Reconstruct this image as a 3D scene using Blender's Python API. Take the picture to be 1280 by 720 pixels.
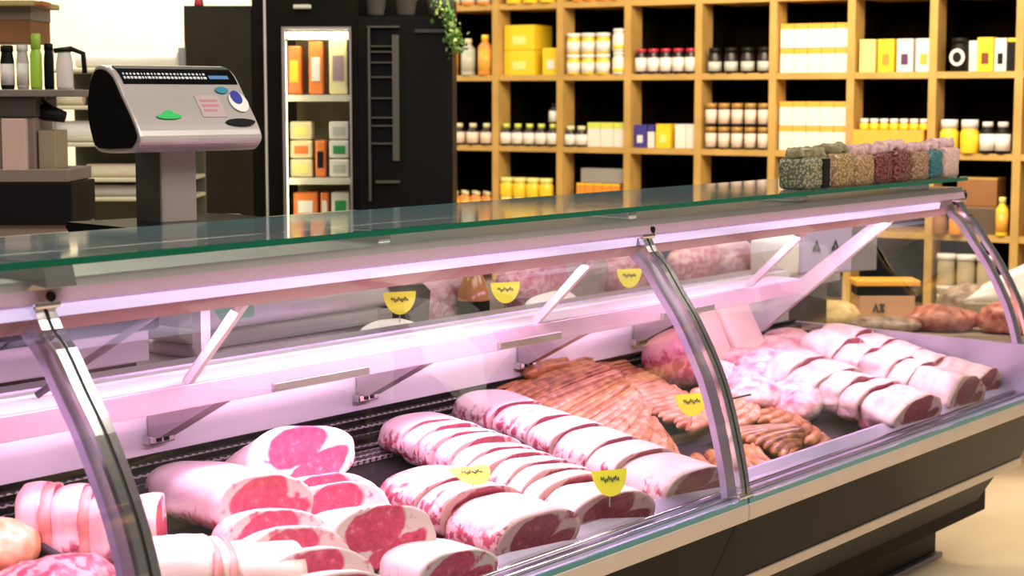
import bpy, bmesh, math, random
from mathutils import Vector, noise, Matrix
random.seed(7)
S = bpy.context.scene
for o in list(bpy.data.objects): bpy.data.objects.remove(o)
COL = S.collection
PI = math.pi

# ------------------------------------------------------------ camera
F_PX, CAM_H, TH = 2200.0, 1.573, math.radians(37.2)
PH = math.atan(239 / F_PX)
CT, ST = math.cos(TH), math.sin(TH)
FWD = Vector((CT * math.cos(PH), ST * math.cos(PH), -math.sin(PH)))
cd = bpy.data.cameras.new('camera'); cam = bpy.data.objects.new('camera', cd); COL.objects.link(cam)
cam.location = (0, 0, CAM_H)
cam.rotation_euler = FWD.to_track_quat('-Z', 'Y').to_euler()
cd.sensor_width = 36; cd.lens = 36 * F_PX / 1280; cd.clip_start = 0.05; cd.clip_end = 60
cd.dof.use_dof = True; cd.dof.focus_distance = 4.1; cd.dof.aperture_fstop = 5.6
S.camera = cam

# ------------------------------------------------------------ world, light, exposure
w = bpy.data.worlds.new('world'); S.world = w; w.use_nodes = True
w.node_tree.nodes['Background'].inputs[0].default_value = (1.0, 0.9, 0.78, 1)
w.node_tree.nodes['Background'].inputs[1].default_value = 0.16
vs = S.view_settings; vs.view_transform = 'Standard'; vs.look = 'None'; vs.gamma = 1; vs.exposure = 0.0; vs.use_curve_mapping = False
S.cycles.use_denoising = True
S.cycles.max_bounces = 8; S.cycles.transparent_max_bounces = 16; S.cycles.sample_clamp_indirect = 4
S.cycles.caustics_reflective = False; S.cycles.caustics_refractive = False
def area(name, loc, direction, sx, sy, power, color, spread=180):
    d = bpy.data.lights.new(name, 'AREA'); d.shape = 'RECTANGLE'; d.size = sx; d.size_y = sy
    d.energy = power; d.color = color; d.spread = math.radians(spread)
    o = bpy.data.objects.new(name, d); COL.objects.link(o); o.location = loc
    o.rotation_euler = Vector(direction).to_track_quat('-Z', 'Y').to_euler()
    return o
WARM = (1.0, 0.80, 0.56)
area('shop_light', (2.6, 1.0, 3.3), (0.1, .25, -1), 3.0, 1.6, 95, (1, .90, .80))
area('shop_light', (6.2, 0.6, 3.3), (.1, .3, -1), 3.0, 1.6, 90, (1, .88, .74))
area('shop_light', (3.2, 5.0, 3.3), (0, 0, -1), 3.4, 1.4, 80, (1, .92, .74))
area('shop_light', (6.3, 3.6, 3.2), (.85, .25, -.62), 2.6, 1.4, 165, WARM)
area('shop_light', (6.0, 7.8, 3.2), (.3, .6, -.7), 3.0, 1.0, 140, (1, .9, .68))
PINK = (1.0, 0.55, 0.90)
for cx in (1.3, 2.75, 4.6):
    area('canopy_lamp', (cx, 2.47, 1.165), (0, .1, -1), 1.55 if cx > 1.5 else .9, .05, (18.5 if cx < 4 else 13) if cx > 1.5 else 13, PINK, 170)

# ------------------------------------------------------------ helpers
def link(o):
    COL.objects.link(o); return o
def empty(name, loc, rz=0, label=None, cat=None, group=None):
    o = bpy.data.objects.new(name, None); o.location = loc; o.rotation_euler = (0, 0, rz); o.empty_display_size = .05
    link(o); tag(o, label, cat, group); return o
def tag(o, label=None, cat=None, group=None, kind=None):
    if label: o['label'] = label
    if cat: o['category'] = cat
    if group: o['group'] = group
    if kind: o['kind'] = kind
    return o
def obj(name, bm, m, parent=None, smooth=False, loc=None, rot=None):
    me = bpy.data.meshes.new(name)
    bmesh.ops.recalc_face_normals(bm, faces=bm.faces)
    bm.to_mesh(me); bm.free()
    for mm in (m if isinstance(m, (list, tuple)) else [m]): me.materials.append(mm)
    if smooth:
        for p in me.polygons: p.use_smooth = True
    o = bpy.data.objects.new(name, me)
    if parent: o.parent = parent
    if loc is not None: o.location = loc
    if rot is not None: o.rotation_euler = rot
    return link(o)
def struct(name, bm, m, **k):
    return tag(obj(name, bm, m, **k), kind='structure')
def add_box(bm, x0, x1, y0, y1, z0, z1, bev=0, mat=0):
    r = bmesh.ops.create_cube(bm, size=1)
    for v in r['verts']:
        v.co = Vector(((x0 + x1) / 2 + v.co.x * (x1 - x0), (y0 + y1) / 2 + v.co.y * (y1 - y0), (z0 + z1) / 2 + v.co.z * (z1 - z0)))
    fs = set(f for v in r['verts'] for f in v.link_faces)
    for f in fs: f.material_index = mat
    if bev: bmesh.ops.bevel(bm, geom=list(set(e for v in r['verts'] for e in v.link_edges)), offset=bev, segments=2, affect='EDGES', profile=.5)
    return bm
def box(*a, **k): return add_box(bmesh.new(), *a, **k)
def add_prism(bm, prof, x0, x1, axis='x'):
    """closed profile [(y,z)] extruded along x"""
    def P(x, p): return (x, p[0], p[1]) if axis == 'x' else (p[0], x, p[1])
    a = [bm.verts.new(P(x0, p)) for p in prof]; b = [bm.verts.new(P(x1, p)) for p in prof]
    n = len(prof)
    for i in range(n): bm.faces.new((a[i], a[(i + 1) % n], b[(i + 1) % n], b[i]))
    bm.faces.new(a); bm.faces.new(b[::-1]); return bm
def prism(*a, **k): return add_prism(bmesh.new(), *a, **k)
def sheet(path, x0, x1, t):
    """open path [(y,z)] thickened by t, extruded along x, one closed shell"""
    n = len(path); off = []
    for i, p in enumerate(path):
        q0 = path[max(i - 1, 0)]; q1 = path[min(i + 1, n - 1)]
        dy, dz = q1[0] - q0[0], q1[1] - q0[1]; l = math.hypot(dy, dz) or 1
        off.append((p[0] + dz / l * t, p[1] - dy / l * t))
    bm = bmesh.new()
    A = [[bm.verts.new((x, *p)) for p in pts] for x, pts in ((x0, path), (x1, path), (x0, off), (x1, off))]
    for i in range(n - 1):
        bm.faces.new((A[0][i], A[0][i + 1], A[1][i + 1], A[1][i])); bm.faces.new((A[2][i], A[3][i], A[3][i + 1], A[2][i + 1]))
        bm.faces.new((A[0][i], A[2][i], A[2][i + 1], A[0][i + 1])); bm.faces.new((A[1][i], A[1][i + 1], A[3][i + 1], A[3][i]))
    for i in (0, n - 1): bm.faces.new((A[0][i], A[1][i], A[3][i], A[2][i]))
    return bm
def add_tube(bm, pts, r, seg=10, cap=True):
    pts = [Vector(p) for p in pts]; n = len(pts); rings = []
    rs = r if isinstance(r, (list, tuple)) else [r] * n
    up = Vector((0, 0, 1)); d0 = (pts[1] - pts[0]).normalized()
    if abs(d0.dot(up)) > .9: up = Vector((0, 1, 0))
    for i, p in enumerate(pts):
        d = (pts[min(i + 1, n - 1)] - pts[max(i - 1, 0)]).normalized()
        a = d.cross(up).normalized(); b = a.cross(d).normalized(); up = b
        rings.append([bm.verts.new(p + (a * math.cos(t) + b * math.sin(t)) * rs[i]) for t in [2 * PI * k / seg for k in range(seg)]])
    for i in range(n - 1):
        for k in range(seg): bm.faces.new((rings[i][k], rings[i][(k + 1) % seg], rings[i + 1][(k + 1) % seg], rings[i + 1][k]))
    if cap: bm.faces.new(rings[0]); bm.faces.new(rings[-1][::-1])
    return bm
def tube(*a, **k): return add_tube(bmesh.new(), *a, **k)
def add_lathe(bm, prof, seg=20, cx=0, cy=0, z0=0):
    rings = [[bm.verts.new((cx + r * math.cos(2 * PI * k / seg), cy + r * math.sin(2 * PI * k / seg), z0 + z)) for k in range(seg)] for r, z in prof]
    for i in range(len(prof) - 1):
        for k in range(seg): bm.faces.new((rings[i][k], rings[i][(k + 1) % seg], rings[i + 1][(k + 1) % seg], rings[i + 1][k]))
    bm.faces.new(rings[0][::-1]); bm.faces.new(rings[-1]); return bm
def lathe(*a, **k): return add_lathe(bmesh.new(), *a, **k)
def blob(sx, sy, sz, amp=.12, freq=6, seed=0, sub=4, flat=True):
    bm = bmesh.new(); bmesh.ops.create_icosphere(bm, subdivisions=sub, radius=1)
    for v in bm.verts:
        n = v.co.normalized(); p = Vector((n.x * sx, n.y * sy, n.z * sz))
        d = noise.noise(p * freq + Vector((seed * 3.1, seed, 5))) * amp + noise.noise(p * freq * 3 + Vector((seed, 9, seed))) * amp * .35
        p *= (1 + d)
        if flat and p.z < -sz * .75: p.z = -sz * .75
        v.co = p
    return bm
def copy_tree(o, parent=None):
    c = o.copy(); COL.objects.link(c); c.parent = parent
    for ch in o.children: copy_tree(ch, c)
    return c
def ray(X, Y):
    a = (X - 640) / F_PX; b = (360 - Y) / F_PX
    return FWD + a * Vector((ST, -CT, 0)) + b * Vector((CT * math.sin(PH), ST * math.sin(PH), math.cos(PH)))
def at(X, Y, D):
    """world point at horizontal distance D along the view heading"""
    r = ray(X, Y); t = D / (r.x * CT + r.y * ST); return Vector((0, 0, CAM_H)) + r * t
def wl(D, R, z=0): return Vector((D * CT + R * ST, D * ST - R * CT, z))   # D ahead of the camera, R to its right
VROT = TH - PI / 2

# ------------------------------------------------------------ materials
def nt(name):
    m = bpy.data.materials.new(name); m.use_nodes = True; t = m.node_tree; return m, t, t.nodes['Principled BSDF']
def mat(name, c, rough=.5, metal=0, bump=0, bscale=60, var=0, vscale=8, coat=0, emit=0, spec=.5, sss=0):
    m, t, b = nt(name); N = t.nodes; L = t.links
    b.inputs['Base Color'].default_value = (*c, 1); b.inputs['Roughness'].default_value = rough; b.inputs['Metallic'].default_value = metal
    b.inputs['Coat Weight'].default_value = coat; b.inputs['Specular IOR Level'].default_value = spec
    if sss: b.inputs['Subsurface Weight'].default_value = sss; b.inputs['Subsurface Radius'].default_value = (.01, .004, .003)
    if emit: b.inputs['Emission Color'].default_value = (*c, 1); b.inputs['Emission Strength'].default_value = emit
    tc = N.new('ShaderNodeTexCoord')
    n = N.new('ShaderNodeTexNoise'); n.inputs['Scale'].default_value = vscale; n.inputs['Detail'].default_value = 4; L.new(tc.outputs['Object'], n.inputs['Vector'])
    r = N.new('ShaderNodeValToRGB'); v = max(var, .03)
    r.color_ramp.elements[0].color = (*[x * (1 - v) for x in c], 1); r.color_ramp.elements[1].color = (*[min(1, x * (1 + v)) for x in c], 1)
    r.color_ramp.elements[0].position = .3; r.color_ramp.elements[1].position = .7
    L.new(n.outputs['Fac'], r.inputs[0]); L.new(r.outputs[0], b.inputs['Base Color'])
    if bump:
        n2 = N.new('ShaderNodeTexNoise'); n2.inputs['Scale'].default_value = bscale; L.new(tc.outputs['Object'], n2.inputs['Vector'])
        bp = N.new('ShaderNodeBump'); bp.inputs['Strength'].default_value = bump; bp.inputs['Distance'].default_value = .01
        L.new(n2.outputs['Fac'], bp.inputs['Height']); L.new(bp.outputs[0], b.inputs['Normal'])
    return m
M = {}
def C(name, *a, **k):
    if name not in M: M[name] = mat(name, *a, **k)
    return M[name]
C('steel', (.62, .58, .56), .28, 1, bump=.03, bscale=30, var=.06)
C('chrome', (.78, .76, .78), .12, 1)
C('aluminium', (.66, .62, .62), .34, 1, var=.05)
C('satin', (.54, .48, .66), .38, .7)
C('bumper', (.66, .58, .52), .42, .55, var=.05)
C('white_metal', (.80, .78, .80), .4, .1)
C('black_gloss', (.006, .006, .006), .2, 0, var=.2, spec=.03)
C('black_panel', (.009, .008, .007), .4, 0, var=.2, spec=.03)
C('black', (.006, .006, .006), .5, spec=.2)
C('rubber', (.02, .02, .022), .6)
C('dark_grey', (.05, .046, .042), .5, var=.15)
C('grey', (.30, .29, .28), .5, var=.1)
C('light_grey', (.55, .53, .50), .5, var=.06)
C('cream', (.78, .70, .54), .6, var=.05)
C('white', (.85, .83, .78), .45, var=.04)
C('paper', (.82, .80, .76), .7, var=.05, bump=.3, bscale=25)
C('wall_paint', (.90, .83, .66), .7, var=.03)
C('wood', (.50, .31, .085), .6, var=.16, vscale=5)
C('brown', (.28, .12, .04), .6, var=.15)
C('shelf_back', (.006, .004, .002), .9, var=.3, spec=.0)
C('tile', (.74, .60, .40), .45, var=.07, vscale=2.5)
C('tag_yellow', (.92, .90, .05), .5)
C('ink', (.05, .07, .05), .6)
C('green_edge', (.0, .11, .06), .1, coat=.5)
C('teal_edge', (.03, .22, .24), .15, coat=.5)
def glassmat(name, tint, refl=1.0, rough=.02, haze=0):
    m, t, b = nt(name); N = t.nodes; L = t.links; N.remove(b)
    tr = N.new('ShaderNodeBsdfTransparent'); tr.inputs[0].default_value = (*tint, 1)
    gl = N.new('ShaderNodeBsdfGlossy'); gl.inputs['Roughness'].default_value = rough
    lw = N.new('ShaderNodeLayerWeight'); lw.inputs[0].default_value = .5      # the same seen from either side of a pane
    pw = N.new('ShaderNodeMath'); pw.operation = 'POWER'; pw.inputs[1].default_value = 5; L.new(lw.outputs['Facing'], pw.inputs[0])
    mu = N.new('ShaderNodeMath'); mu.operation = 'MULTIPLY_ADD'; mu.inputs[1].default_value = .96 * refl; mu.inputs[2].default_value = .04 * refl; L.new(pw.outputs[0], mu.inputs[0])
    mx = N.new('ShaderNodeMixShader'); L.new(mu.outputs[0], mx.inputs[0]); L.new(tr.outputs[0], mx.inputs[1]); L.new(gl.outputs[0], mx.inputs[2])
    L.new(mx.outputs[0], t.nodes['Material Output'].inputs[0]); return m
GLASS = glassmat('clear_glass', (.985, .99, .985), .35)
TOPG = glassmat('top_glass', (.86, .93, .91), 1.0, .05)
_t = TOPG.node_tree; _d = _t.nodes.new('ShaderNodeBsdfDiffuse'); _d.inputs[0].default_value = (.42, .52, .58, 1)   # blue-grey diffuse tint standing in for reflected surroundings
_m = _t.nodes.new('ShaderNodeMixShader'); _m.inputs[0].default_value = .08
_o = _t.nodes['Material Output']; _src = _o.inputs[0].links[0].from_socket
_t.links.new(_src, _m.inputs[1]); _t.links.new(_d.outputs[0], _m.inputs[2]); _t.links.new(_m.outputs[0], _o.inputs[0])

def deckz(y): return .553 + .235 * (y - 2.21)

# ------------------------------------------------------------ setting
bm = bmesh.new()
add_box(bm, -4, 16, -3, 14, -.1, 0); struct('floor', bm, M['tile'])
c = wl(11.6, 0); b_ = box(-8, 6, 0, .15, 0, 3.6); o = struct('wall_back', b_, M['wall_paint'], loc=c, rot=(0, 0, VROT))

# ------------------------------------------------------------ meat case
X0, X1 = .75, 5.60            # ends of the case
FR = [1.846, 3.688, 5.63]     # curved frames
CURVE = [(2.383, 1.232), (2.36, 1.19), (2.326, 1.16), (2.28, 1.095), (2.232, 1.028), (2.174, .924), (2.139, .838), (2.108, .724), (2.092, .649), (2.085, .60)]
def dense(path, n=4):
    out = []
    P_ = [path[0]] + path + [path[-1]]
    for i in range(1, len(P_) - 2):
        p0, p1, p2, p3 = P_[i - 1:i + 3]
        for k in range(n):
            t = k / n
            out.append(tuple(.5 * ((2 * p1[j]) + (-p0[j] + p2[j]) * t + (2 * p0[j] - 5 * p1[j] + 4 * p2[j] - p3[j]) * t * t + (-p0[j] + 3 * p1[j] - 3 * p2[j] + p3[j]) * t ** 3) for j in (0, 1)))
    out.append(path[-1]); return out
CV = dense(CURVE, 3)
case = empty('display_case', (3.2, 2.5, 0), 0, 'long chilled butcher counter with curved glass front and black base', 'display case')
def cpart(name, bm, m, smooth=False, label=None, parent=None):
    o = obj(name, bm, m, parent or case, smooth)
    if parent is None or parent is case: o.matrix_parent_inverse = Matrix.Translation((-3.2, -2.5, 0))
    if label: o['label'] = label
    return o
MODS = [(X0, FR[0]), (FR[0], FR[1]), (FR[1], 5.78)]
for a, b in MODS:
    cpart('bumper_rail', box(a + .002, b - .002, 2.075, 2.13, .548, .590, bev=.004), M['bumper'], label='stainless bumper strip')
    cpart('front_panel', prism([(2.105, .548), (2.20, .345), (2.23, .345), (2.14, .548)], a + .002, b - .002), M['black_gloss'])
    cpart('trim_strip', box(a + .002, b - .002, 2.195, 2.225, .318, .347, bev=.003), M['bumper'])
for a, b in [(X0, 2.4), (2.405, 4.0), (4.005, 5.665)]:
    cpart('kick_panel', box(a, b, 2.275, 2.30, .175, .33), M['black_panel'])
cpart('plinth', box(X0, 5.6, 2.42, 2.95, 0, .18, bev=.004), M['black'])
cpart('plinth_shoe', box(X0, 5.61, 2.40, 2.44, 0, .018), M['grey'])
cpart('tub', prism([(2.14, .55), (2.21, .32), (2.30, .18), (3.03, .18), (3.03, .55)], X0, X1), M['black'])
# sill under the glass: pale front lip, rails, seam
cpart('glass_sill', prism([(2.085, .585), (2.12, .60), (2.17, .592), (2.19, .603), (2.212, .618), (2.222, .618), (2.226, .56), (2.12, .545)], X0, X1), M['satin'])
cpart('sill_rail', tube([(X0, 2.155, .604), (X1, 2.155, .604)], .006), M['chrome'], True)
cpart('sill_rail', tube([(X0, 2.118, .604), (X1, 2.118, .604)], .004), M['chrome'], True)
# deck: pale base, ribbed black liner, grille at the back
cpart('deck', prism([(2.21, .538), (2.21, .553), (2.86, .706), (2.86, .691)], X0, X1), M['black'])
def grille_mat():
    m, t, b = nt('grille'); N = t.nodes; L = t.links
    tc = N.new('ShaderNodeTexCoord'); sp = N.new('ShaderNodeSeparateXYZ'); L.new(tc.outputs['Object'], sp.inputs[0])
    def math_(op, a, bb=None):
        n = N.new('ShaderNodeMath'); n.operation = op
        for i, x in enumerate((a, bb)):
            if x is None: continue
            if isinstance(x, (int, float)): n.inputs[i].default_value = x
            else: L.new(x, n.inputs[i])
        return n.outputs[0]
    # zigzag wires
    zz = math_('MULTIPLY', math_('PINGPONG', sp.outputs[0], .011), .55)
    v = math_('ADD', sp.outputs[1], zz)
    s = math_('PINGPONG', v, .0115)
    r = math_('LESS_THAN', s, .0026)
    mx = N.new('ShaderNodeMix'); mx.data_type = 'RGBA'; L.new(r, mx.inputs[0])
    mx.inputs[6].default_value = (.012, .011, .013, 1); mx.inputs[7].default_value = (.34, .30, .30, 1)
    L.new(mx.outputs[2], b.inputs['Base Color']); b.inputs['Roughness'].default_value = .35
    bp = N.new('ShaderNodeBump'); bp.inputs['Strength'].default_value = .6; bp.inputs['Distance'].default_value = .006; L.new(r, bp.inputs['Height']); L.new(bp.outputs[0], b.inputs['Normal'])
    return m
GR = grille_mat()
cpart('air_grille', sheet([(2.80, .703), (2.86, .714), (2.93, .738), (2.985, .775)], X0, X1, .008), GR, label='black perforated air grille')
for k in range(5):
    y = 2.975 - k * .03; z = .775 - k * .016
    cpart('grille_rib', box(X0, X1, y - .003, y + .003, z - .006, z + .006), M['black_panel'])
cpart('rear_panel', box(X0, 5.58, 2.992, 3.03, .70, .955), M['white_metal'], label='pale rear wall lit pink')
cpart('end_wall', prism([(2.13, .55), (2.09, .60), (2.12, .762), (3.03, .775), (3.03, .2), (2.3, .2)], 5.585, 5.61), M['satin'], label='pale lilac end wall')
cpart('end_wall', prism([(2.13, .55), (2.12, .762), (3.03, .775), (3.03, .2), (2.3, .2)], X0 - .02, X0), M['satin'])
# inner shelf with LED lip and brackets
sh = cpart('rear_shelf', prism([(2.641, .978), (2.641, 1.0), (2.735, 1.002), (2.735, .978)], X0, 4.98), M['white_metal'], label='pale rear shelf lit pink')
cpart('shelf_lip', box(X0, 4.98, 2.627, 2.641, .950, .999, bev=.002), C('lip_metal', (.60, .47, .50), .45, .5), label='metal shelf lip tinted with reflected pink light')  # pink reflected by the metal is put into its base colour
for x in (1.9, 2.59, 3.28, 3.96, 4.56):
    b_ = prism([(2.985, .815), (2.985, .950), (2.735, .977), (2.68, .977), (2.68, .965), (2.95, .82)], x, x + .05)
    br = cpart('shelf_bracket', b_, C('bracket_grey', (.42, .36, .38), .45, .4))
    k = obj('bracket_clip', box(x - .012, x + .062, 2.965, 2.992, .803, .822, bev=.003), M['chrome'], br)
    obj('clip_slot', box(x + .008, x + .02, 2.962, 2.966, .808, .818), M['black'], k)
    obj('clip_slot', box(x + .03, x + .042, 2.962, 2.966, .808, .818), M['black'], k)
for x, l in ((2.62, .3), (3.4, .26), (4.15, .28)):
    cpart('shelf_clip', box(x, x + l, 2.617, 2.628, .952, .972, bev=.002), M['aluminium'])
# canopy beam with lamp
cpart('canopy_beam', prism([(2.366, 1.256), (2.37, 1.272), (2.60, 1.272), (2.60, 1.19), (2.44, 1.178), (2.40, 1.226)], X0, 5.62), M['aluminium'], label='brushed metal canopy beam')
cpart('beam_cover', prism([(2.358, 1.236), (2.364, 1.256), (2.40, 1.256), (2.40, 1.224)], X0, 5.622), C('lilac_lamp_spill', (.52, .34, .46), .35, .2), label='strip along the canopy beam tinted with lilac lamp spill')  # lilac base colour paints the lamps' pink spill onto the beam
LED = mat('led_tube', (.80, .66, 1.0), .4, emit=1.0)
cpart('canopy_tube', prism([(2.392, 1.224), (2.396, 1.204), (2.41, 1.205), (2.405, 1.226)], X0, FR[0] - .01), LED)
cpart('canopy_tube', prism([(2.392, 1.224), (2.396, 1.204), (2.41, 1.205), (2.405, 1.226)], FR[0] + .03, FR[1] - .02), LED)
cpart('canopy_tube', prism([(2.392, 1.224), (2.396, 1.204), (2.41, 1.205), (2.405, 1.226)], FR[1] + .03, 5.5), LED)
cpart('lamp_rail', prism([(2.396, 1.204), (2.402, 1.180), (2.45, 1.176), (2.45, 1.2)], X0, 5.56), C('rose_lamp_reflection', (.80, .38, .50), .4), label='lamp rail tinted with reflected pink lamp light')  # rose base colour paints the lamp's reflection on the rail
for a, b in ((1.0, 1.9), (1.98, 2.58), (2.66, 3.27), (3.35, 3.95), (4.03, 4.55), (4.63, 4.95)):
    cpart('shelf_tube', box(a, b, 2.672, 2.690, .962, .974), LED)
    area('shelf_lamp', ((a + b) / 2, 2.70, .958), (0, .9, -.75), b - a, .02, 2.0 * (b - a), (1.0, .50, .86), 175)
# diagonal struts
for x in (1.1, 2.37, 3.55, 4.64):
    cpart('canopy_strut', tube([(x - .02, 2.42, 1.19), (x + .03, 2.645, 1.0)], .012, 6), M['white_metal'])
cpart('end_strut', prism([(2.44, 1.19), (2.50, 1.19), (3.03, .775), (2.93, .775)], 5.27, 5.30), M['white_metal'], label='wide mauve end strut')
# end struts reach: fold on the far end
cpart('gas_strut', tube([(2.24, 2.50, 1.19), (1.86 + .22, 2.71, 1.01)], .007, 8), M['rubber'], label='thin black gas strut')
# frames
for i, x in enumerate(FR):
    fr = cpart('curved_frame', sheet(CV, x - .004, x + .004, -.014), M['rubber'], True)
    obj('frame_strip', sheet([(p[0] - .002, p[1]) for p in CV], x - .021, x - .004, -.012), M['chrome'], fr)
    obj('frame_strip', sheet([(p[0] - .002, p[1]) for p in CV], x + .004, x + .021, -.012), M['chrome'], fr)
    inner = [(p[0] + .038, p[1] - .004) for k, p in enumerate(CV)]
    cpart('inner_bar', sheet(inner, x - .022, x + .022, -.018), M['satin'], label='dull lilac inner bar')
    h = cpart('frame_hinge', box(x - .028, x + .028, 2.366, 2.42, 1.222, 1.262, bev=.006), M['chrome'])
    obj('hinge_knob', tube([(x + .0, 2.358, 1.244), (x + .0, 2.37, 1.244)], .009, 12), M['black'], h)
    cpart('frame_foot', box(x - .035, x + .035, 2.082, 2.11, .588, .612, bev=.003), M['chrome'])
# panes
for a, b in [(X0, FR[0] - .005), (FR[0] + .005, FR[1] - .005), (FR[1] + .005, FR[2] - .005)]:
    g = cpart('glass_pane', sheet([(p[0] - .004, p[1]) for p in CV], a, b, -.006), GLASS, True)
    obj('pane_edge', box(a, b, 2.078, 2.084, .590, .602), M['teal_edge'], g)
# end glass
# top glass shelf
tg = cpart('top_glass', box(X0, 5.59, 2.345, 2.79, 1.297, 1.307), TOPG, label='green edged glass top shelf')
obj('glass_edge', box(X0, 5.592, 2.338, 2.345, 1.296, 1.308), M['green_edge'], tg)
obj('glass_edge', box(X0, 5.592, 2.79, 2.796, 1.297, 1.307), M['teal_edge'], tg)
for x in (1.2, FR[0], 2.75, FR[1], 4.6, 5.45):
    cpart('glass_support', box(x - .02, x + .02, 2.42, 2.56, 1.27, 1.297, bev=.003), M['chrome'])
cpart('star_bracket', prism([(2.33, 1.262), (2.34, 1.296), (2.42, 1.296), (2.42, 1.27)], FR[0] - .03, FR[0] + .03), M['chrome'])
# service worktop behind, on posts
wt = cpart('service_worktop', box(X0, 3.75, 3.02, 3.42, 1.225, 1.25, bev=.004), M['steel'])
for x in (.9, 2.86):
    obj('worktop_post', box(x, x + .03, 3.10, 3.13, 0, 1.225), M['steel'], wt)
cpart('rear_body', box(X0, X1, 3.03, 3.10, .0, .96), M['satin'])

# ------------------------------------------------------------ meat materials
def nodes_math(t):
    N, L = t.nodes, t.links
    def f(op, *a, clamp=False):
        n = N.new('ShaderNodeMath'); n.operation = op; n.use_clamp = clamp
        for i, x in enumerate(a):
            if isinstance(x, (int, float)): n.inputs[i].default_value = x
            else: L.new(x, n.inputs[i])
        return n.outputs[0]
    return f
def mix(t, fac, a, b):
    n = t.nodes.new('ShaderNodeMix'); n.data_type = 'RGBA'
    t.links.new(fac, n.inputs[0])
    for i, x in ((6, a), (7, b)):
        if isinstance(x, tuple): n.inputs[i].default_value = (*x, 1)
        else: t.links.new(x, n.inputs[i])
    return n.outputs[2]
def face_mat(name, red, dark, fat, W, H, seed=0, marb=.5):
    """cut face in local x (width), z (height above base): eye muscle, lower muscle, fat seam"""
    m, t, b = nt(name); N = t.nodes; L = t.links; f = nodes_math(t)
    tc = N.new('ShaderNodeTexCoord'); nz = N.new('ShaderNodeTexNoise'); nz.inputs['Scale'].default_value = 14; nz.inputs['Detail'].default_value = 3
    mp = N.new('ShaderNodeMapping'); mp.inputs['Location'].default_value = (seed * 1.7, seed, seed * .6)
    L.new(tc.outputs['Object'], mp.inputs[0]); L.new(mp.outputs[0], nz.inputs['Vector'])
    sc = N.new('ShaderNodeSeparateColor'); L.new(nz.outputs['Color'], sc.inputs[0])
    sp = N.new('ShaderNodeSeparateXYZ'); L.new(tc.outputs['Object'], sp.inputs[0])
    u = f('ADD', f('DIVIDE', sp.outputs[0], W / 2), f('MULTIPLY', f('SUBTRACT', sc.outputs[0], .5), .32))
    v = f('ADD', f('DIVIDE', sp.outputs[2], H), f('MULTIPLY', f('SUBTRACT', sc.outputs[1], .5), .22))
    def ell(cx, cy, rx, ry, rot=0):
        du, dv = f('SUBTRACT', u, cx), f('SUBTRACT', v, cy); cc, ss = math.cos(rot), math.sin(rot)
        a_ = f('DIVIDE', f('ADD', f('MULTIPLY', du, cc), f('MULTIPLY', dv, ss)), rx); b2 = f('DIVIDE', f('SUBTRACT', f('MULTIPLY', dv, cc), f('MULTIPLY', du, ss)), ry)
        d = f('ADD', f('MULTIPLY', a_, a_), f('MULTIPLY', b2, b2))
        return f('SUBTRACT', 1.0, f('MULTIPLY', f('SUBTRACT', d, .9), 5.0, clamp=True), clamp=True)
    eye = ell(-.10, .58, .58, .29, .22); low = ell(.22, .22, .66, .19, .34)
    mask = f('MAXIMUM', eye, low)
    # muscle colour with fine marbling
    n2 = N.new('ShaderNodeTexNoise'); n2.inputs['Scale'].default_value = 70; n2.inputs['Detail'].default_value = 5; n2.inputs['Roughness'].default_value = .65; L.new(mp.outputs[0], n2.inputs['Vector'])
    r = N.new('ShaderNodeValToRGB'); e = r.color_ramp.elements
    e[0].position = .3; e[0].color = (*dark, 1); e[1].position = .60; e[1].color = (*red, 1)
    e2 = e.new(.74); e2.color = (*[red[i] * (1 - marb) + fat[i] * marb for i in range(3)], 1)
    L.new(n2.outputs['Fac'], r.inputs[0])
    # fat with red flecks
    n3 = N.new('ShaderNodeTexNoise'); n3.inputs['Scale'].default_value = 34; n3.inputs['Detail'].default_value = 3; L.new(mp.outputs[0], n3.inputs['Vector'])
    fm = f('MULTIPLY', f('SUBTRACT', n3.outputs['Fac'], .56), 9, clamp=True)
    fatc = mix(t, fm, fat, red)
    L.new(mix(t, mask, fatc, r.outputs[0]), b.inputs['Base Color'])
    b.inputs['Roughness'].default_value = .38; b.inputs['Specular IOR Level'].default_value = .4
    bp = N.new('ShaderNodeBump'); bp.inputs['Strength'].default_value = .25; bp.inputs['Distance'].default_value = .004; L.new(n2.outputs['Fac'], bp.inputs['Height']); L.new(bp.outputs[0], b.inputs['Normal'])
    return m
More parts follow.
